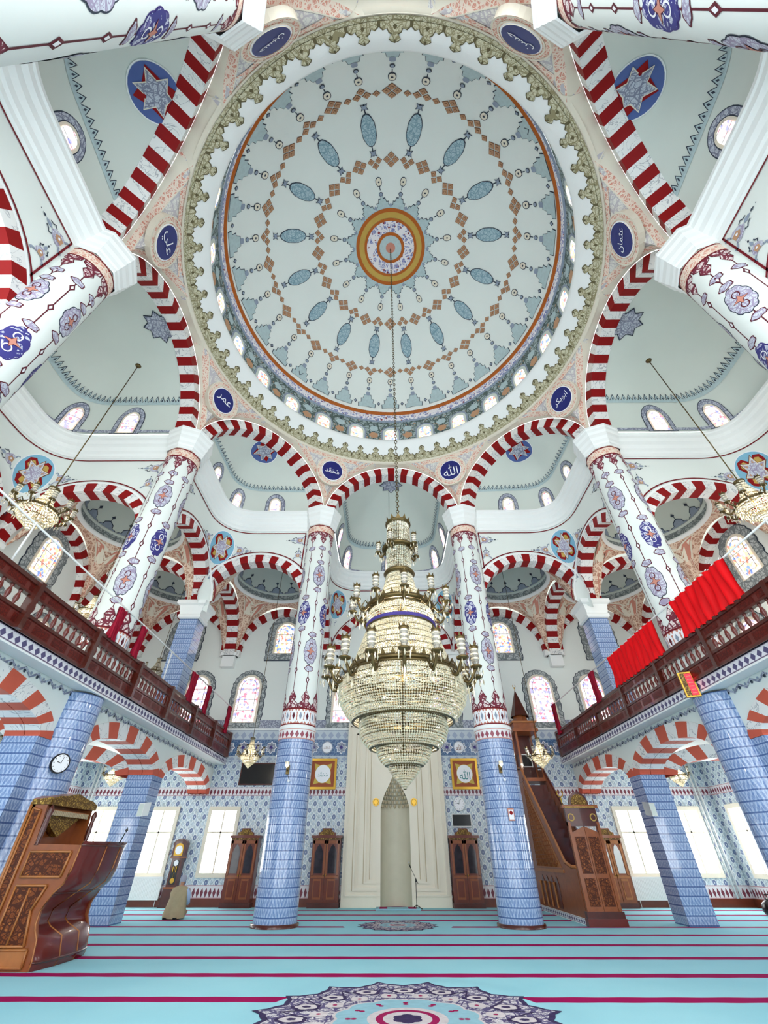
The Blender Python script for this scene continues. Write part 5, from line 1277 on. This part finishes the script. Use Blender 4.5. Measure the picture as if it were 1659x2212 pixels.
# ================================================================== MINBAR (pulpit stairs)
mx0, mx1 = 5.3, 6.24; gy = 16.1
root = thing('minbar', 'tall carved wooden stair pulpit with a pointed canopy right of the front column', 'pulpit', (5.76, gy, 0))
W = .48
fg = lambda u, z, t: (u, t, z)
m = MB(None); m.box(-W-.06, W+.06, -.12, .12, 0, .16, 'wood_red'); m.box(-W-.04, W+.04, -.09, .1, .16, .3, 'wood_dark')
for x in (-W, W-.08): m.box(x, x+.08, -.06, .06, .3, 2.3, 'wood_mid')
m.box(-W, W, -.05, .06, 2.2, 2.66, 'wood_dark'); m.box(-W-.07, W+.07, -.1, .1, 2.66, 2.74, 'wood_mid')
m.build('gate_frame', root)
for sg in (-1, 1):
    a, b = sorted((0.005*sg, sg*(W-.08))); m = MB(None)
    m.prism([(a, .3), (b, .3), (b, 2.05 if sg > 0 else 2.2), (a, 2.2 if sg > 0 else 2.05)], fg, -.03, .02, 'wood_mid')
    m.prism([(a+.05, .4), (b-.05, .4), (b-.05, 1.0), (a+.05, 1.0)], fg, -.045, -.03, 'wood_carve'); m.prism([(a+.05, 1.1), (b-.05, 1.1), (b-.05, 1.95), (a+.05, 1.95)], fg, -.045, -.03, 'wood_carve')
    m.build('gate_door', root)
m = MB(None); ar = [(-.3, 2.74)]+[(-.3*cos(pi*i/14), 2.76+.32*sin(pi*i/14)) for i in range(15)]+[(.3, 2.74)]
m.prism(ar, fg, -.06, .04, 'wood_dark'); m.prism([(x*.82, 2.76+(z-2.76)*.8) for x, z in ar], fg, -.075, -.06, 'gold_carve'); m.build('gate_crest', root)
for x in (-.34, .34):
    m = MB(None); m.prism(circ(x, 2.42, .1, 18), fg, -.07, -.05, 'gold_paint'); m.prism(circ(x, 2.42, .07, 18), fg, -.08, -.07, 'wood_dark'); m.build('roundel', root)
m = MB(None)
for i in range(26): m.box(-W+i*.036, -W+.02+i*.036, -.11, -.1, 2.66, 2.7, 'gold_paint')
m.build('dentil_strip', root)
def crescent(m, x, y, z, s=1.):
    m.tube([(x, y, z), (x, y, z+.14*s)], .012*s, 'gold_metal'); m.lathe([(0, -.03*s), (.035*s, 0), (0, .03*s)], 'gold_metal', (x, y, z+.1*s), 8)
    m.tube([(x+.06*s*cos(a), y, z+.2*s+.06*s*sin(a)) for a in [radians(d) for d in range(130, 415, 20)]], .012*s, 'gold_metal', 5)
m = MB(); crescent(m, -W-.03, 0, 2.74, 1.5); m.lathe([(.02, 0), (.012, .1), (0, .25)], 'wood_dark', (W+.02, 0, 2.74), 6); m.build('finial', root)
# side panels with the sloping rail
prof = [(.1, 0), (4.9, 0), (4.9, 4.35), (4.2, 4.25), (1.05, 1.3), (.55, 1.2), (.1, 1.2)]
for x, l in ((-W, 0), (W-.05, 1)):
    m = MB(None); m.prism(prof, lambda u, z, t: (x+t, u, z), 0, .05, 'wood_mid')
    if not l:
        fs_ = lambda u, z, t: (x-t, u, z)
        m.prism([(1.4, 1.2), (4.15, 1.2), (4.15, 3.85)], fs_, 0, .012, 'wood_light')
        m.prism([(.2, 0), (4.9, 0), (4.9, .14), (.2, .14)], fs_, 0, .03, 'white_mold'); m.grid(lambda u, z: (x-.034, u, z), .2, 4.9, 1, .02, .13, 1, 'band_diamond', sm=False, uvf=lambda u, z: (u, (z-.02)/.11))
        for i in range(20):                    # lattice
            z = 1.3+i*.12; u0 = 1.45+(z-1.2)*1.04
            if z < 3.75: m.tube([(x-.018, u0+.1, z), (x-.018, 4.1, z)], .01, 'wood_mid', 4)
        for i in range(18):
            u = 1.7+i*.14
            if u < 4.1: m.tube([(x-.02, u, 1.22), (x-.02, u, 1.2+(u-1.5)*.96)], .01, 'wood_mid', 4)
        m.prism([(1.25, 1.08), (4.3, 1.08), (4.3, 1.16), (1.25, 1.16)], fs_, 0, .03, 'wood_light')
    m.build('side_panel', root)
    m = MB(None); m.tube([(x+.02, .1, 1.25), (x+.02, .6, 1.25), (x+.02, 1.05, 1.36), (x+.02, 4.2, 4.32), (x+.02, 4.9, 4.42)], .045, 'wood_light' if not l else 'wood_dark', 6); m.build('hand_rail', root)
for i in range(4):                              # arched recesses in the near side
    y = 3.75-i*.52; m = MB(None)
    m.prism([(y-.16, .2), (y+.16, .2), (y+.16, .78), (y+.08, .92), (y, .98), (y-.08, .92), (y-.16, .78)], lambda u, z, t: (-W-t, u, z), .0, .015, 'wood_dark')
    m.lathe([(.035, .2), (.03, .3), (.035, .75), (.05, .82)], 'wood_light', (-W-.04, y+.24, 0), 8); m.build('arched_recess', root)
m = MB(None)
for i in range(15): m.box(-W+.06, W-.06, .35+i*.26, .35+(i+1)*.26+.02, 0 if i < 1 else (i-1)*.26*.95, .26*.95*(i+1), 'wood_dark')
m.build('stairs', root)
# tower with pointed canopy
ty = 4.5; m = MB(None)
for x in (-W+.02, W-.1):
    for y in (ty-.42, ty+.38): m.box(x, x+.08, y, y+.08, 3.9, 5.7, 'wood_mid')
m.box(-W+.05, W-.05, ty+.4, ty+.45, 3.9, 5.7, 'wood_dark'); m.box(-W+.1, -W+.15, ty-.35, ty+.38, 4.3, 4.9, 'wood_dark')
m.box(-W-.02, W+.02, ty-.48, ty+.5, 3.85, 3.97, 'wood_mid'); m.build('tower', root)
m = MB(None); m.box(-.2, .28, ty+.34, ty+.39, 4.45, 4.95, 'enamel'); m.box(-.16, .24, ty+.33, ty+.34, 4.49, 4.91, 'black'); m.build('framed_plaque', root)
m = MB(None); m.box(-W-.06, W+.06, ty-.52, ty+.54, 5.68, 5.8, 'wood_mid'); m.box(-W, W, ty-.46, ty+.48, 5.8, 6.05, 'wood_mid'); m.box(-W-.05, W+.05, ty-.5, ty+.52, 6.03, 6.1, 'wood_light')
m.lathe([(.36, 6.1), (.34, 6.16), (.3, 6.35), (.28, 6.4)], 'wood_mid', (0, ty, 0), 8, sm=False); m.lathe([(.42, 6.36), (.4, 6.4), (.0, 7.55)], 'wood_dark', (0, ty, 0), 8, sm=False); m.build('canopy', root)
m = MB(); crescent(m, 0, ty, 7.5, 1.1); m.build('crescent_finial', root)
# ================================================================== KNEELING MAN
root = thing('person', 'person kneeling on the carpet seen from behind, beige coat and grey hair', 'person', (-6.88, 17.85, 0), -.12)
def skin(verts, edges, mat, name):
    me = bpy.data.meshes.new(name); me.from_pydata([v[:3] for v in verts], edges, []); o = bpy.data.objects.new(name, me); COL.objects.link(o); o.parent = root
    me.materials.append(MT[mat]); s = o.modifiers.new('Skin', 'SKIN'); s.use_smooth_shade = True
    for i, v in enumerate(verts): sv = me.skin_vertices[0].data[i]; sv.radius = (v[3], v[4] if len(v) > 4 else v[3]); sv.use_root = (i == 0)
    b = o.modifiers.new('Sub', 'SUBSURF'); b.levels = 2; b.render_levels = 2
    return o
V = [(0, 0, .26, .17, .14), (0, .02, .42, .15, .12), (0, .04, .58, .17, .12), (0, .06, .7, .11, .09), (0, .07, .77, .052), (0, .08, .84, .075, .085), (0, .09, .91, .082, .1), (0, .08, .975, .05, .06)]
E_ = [(i, i+1) for i in range(7)]
for sg in (-1, 1):
    b = len(V); V += [(sg*.19, .06, .68, .06), (sg*.25, .1, .46, .045), (sg*.2, .3, .34, .034), (sg*.15, .38, .31, .026)]; E_ += [(3, b), (b, b+1), (b+1, b+2), (b+2, b+3)]
    for k in range(4): c = len(V); V += [(sg*(.17-.022*k), .42, .3, .009), (sg*(.168-.022*k), .46-.006*abs(k-1), .275, .008)]; E_ += [(b+3, c), (c, c+1)]
    c = len(V); V += [(sg*.12, .39, .31, .009), (sg*.1, .41, .3, .008)]; E_ += [(b+3, c), (c, c+1)]
    b = len(V); V += [(sg*.11, .06, .2, .1), (sg*.16, .4, .12, .085), (sg*.15, .1, .07, .06), (sg*.1, -.16, .06, .045), (sg*.1, -.24, .04, .035)]; E_ += [(0, b), (b, b+1), (b+1, b+2), (b+2, b+3), (b+3, b+4)]
skin(V, E_, 'skin', 'body')
m = MB(None)                                    # coat: a draped shell round the back and shoulders
cp = [(.33, .27, .02, -.02), (.34, .28, .12, -.02), (.3, .24, .3, -.01), (.27, .2, .46, .01), (.27, .17, .6, .03), (.25, .14, .68, .05), (.2, .13, .73, .06), (.075, .07, .765, .07)]
def coat(t, j):
    rx, ry, z, cy = cp[int(round(j))]; k = 1+.035*sin(t*9+j)*(1-j/8); return (rx*k*sin(t), cy-ry*k*cos(t), z)
m.grid(coat, -pi*.8, pi*.8, 40, 0, 7, 7, 'beige_coat'); m.build('coat', root)
for sg in (-1, 1):
    m = MB(); m.tube([(sg*.2, .05, .68), (sg*.27, .09, .56), (sg*.28, .12, .45), (sg*.24, .24, .36), (sg*.19, .33, .33)], [.07, .072, .066, .06, .045], 'shirt_blue' if sg > 0 else 'beige_coat', 12); m.build('sleeve', root)
m = MB(); m.lathe([(.084, -.05), (.098, 0), (.1, .05), (.07, .1), (0, .12)], 'cap_gray', (0, .075, .905), 18); m.build('hair', root)
m = MB(); m.box(-.22, .22, -.275, -.05, .0, .05, 'black'); m.build('trousers', root)
# ================================================================== CAMERA, LIGHT
cam = bpy.data.cameras.new('camera'); co = bpy.data.objects.new('camera', cam); COL.objects.link(co)
F_, PIT, YAW, X0 = 901.6, .689, -.006, -.283
fw = Vector((sin(YAW)*cos(PIT), cos(YAW)*cos(PIT), sin(PIT))); rt = Vector((cos(YAW), -sin(YAW), 0)); up = rt.cross(fw)
co.matrix_world = Matrix(((rt.x, up.x, -fw.x, X0), (rt.y, up.y, -fw.y, 0), (rt.z, up.z, -fw.z, 1.5), (0, 0, 0, 1)))
cam.sensor_fit = 'HORIZONTAL'; cam.sensor_width = 36; cam.lens = F_*36/1659; cam.clip_start = .05
SC.camera = co
w = bpy.data.worlds.new('World'); SC.world = w; w.use_nodes = True
bg = w.node_tree.nodes['Background']; bg.inputs[0].default_value = (.93, .975, 1, 1); bg.inputs[1].default_value = 2.3
def area(name, loc, rot, sx, sy, e, col=(1, 1, 1)):
    l = bpy.data.lights.new(name, 'AREA'); l.shape = 'RECTANGLE'; l.size = sx; l.size_y = sy; l.energy = e; l.color = col
    o = bpy.data.objects.new(name, l); COL.objects.link(o); o.location = loc; o.rotation_euler = rot
    return o
def bulb(loc, e, r=.3, col=(1, .93, .82)):  # added point fill light; the chandeliers have no lit bulbs of their own
    l = bpy.data.lights.new('lamp', 'POINT'); l.energy = e; l.shadow_soft_size = r; l.color = col
    o = bpy.data.objects.new('lamp', l); COL.objects.link(o); o.location = loc
bulb((0, YC, 5.0), 200, .12); bulb((0, YC, 3.9), 60, .1)  # added fill inside the great chandelier, brightens the dome
for s in (-1, 1):
    bulb((s*5.74, 18.85, 4.6), 40, .08); bulb((s*8.8, YC, 8.1), 90, .1)  # added fill at the smaller chandeliers
    bulb((s*10.85, 18.8, 3.9), 30, .08); bulb((s*10.8, 13.6, 8.3), 60, .08)  # more added fill; the upper right one has no chandelier around it
SC.cycles.use_adaptive_sampling = True; SC.cycles.adaptive_threshold = .04; SC.cycles.max_bounces = 7; SC.cycles.diffuse_bounces = 5; SC.cycles.transmission_bounces = 5; SC.cycles.caustics_reflective = False; SC.cycles.caustics_refractive = False
SC.view_settings.view_transform = 'Standard'; SC.view_settings.look = 'None'; SC.view_settings.exposure = 0.78; SC.view_settings.gamma = 1; SC.view_settings.use_curve_mapping = False
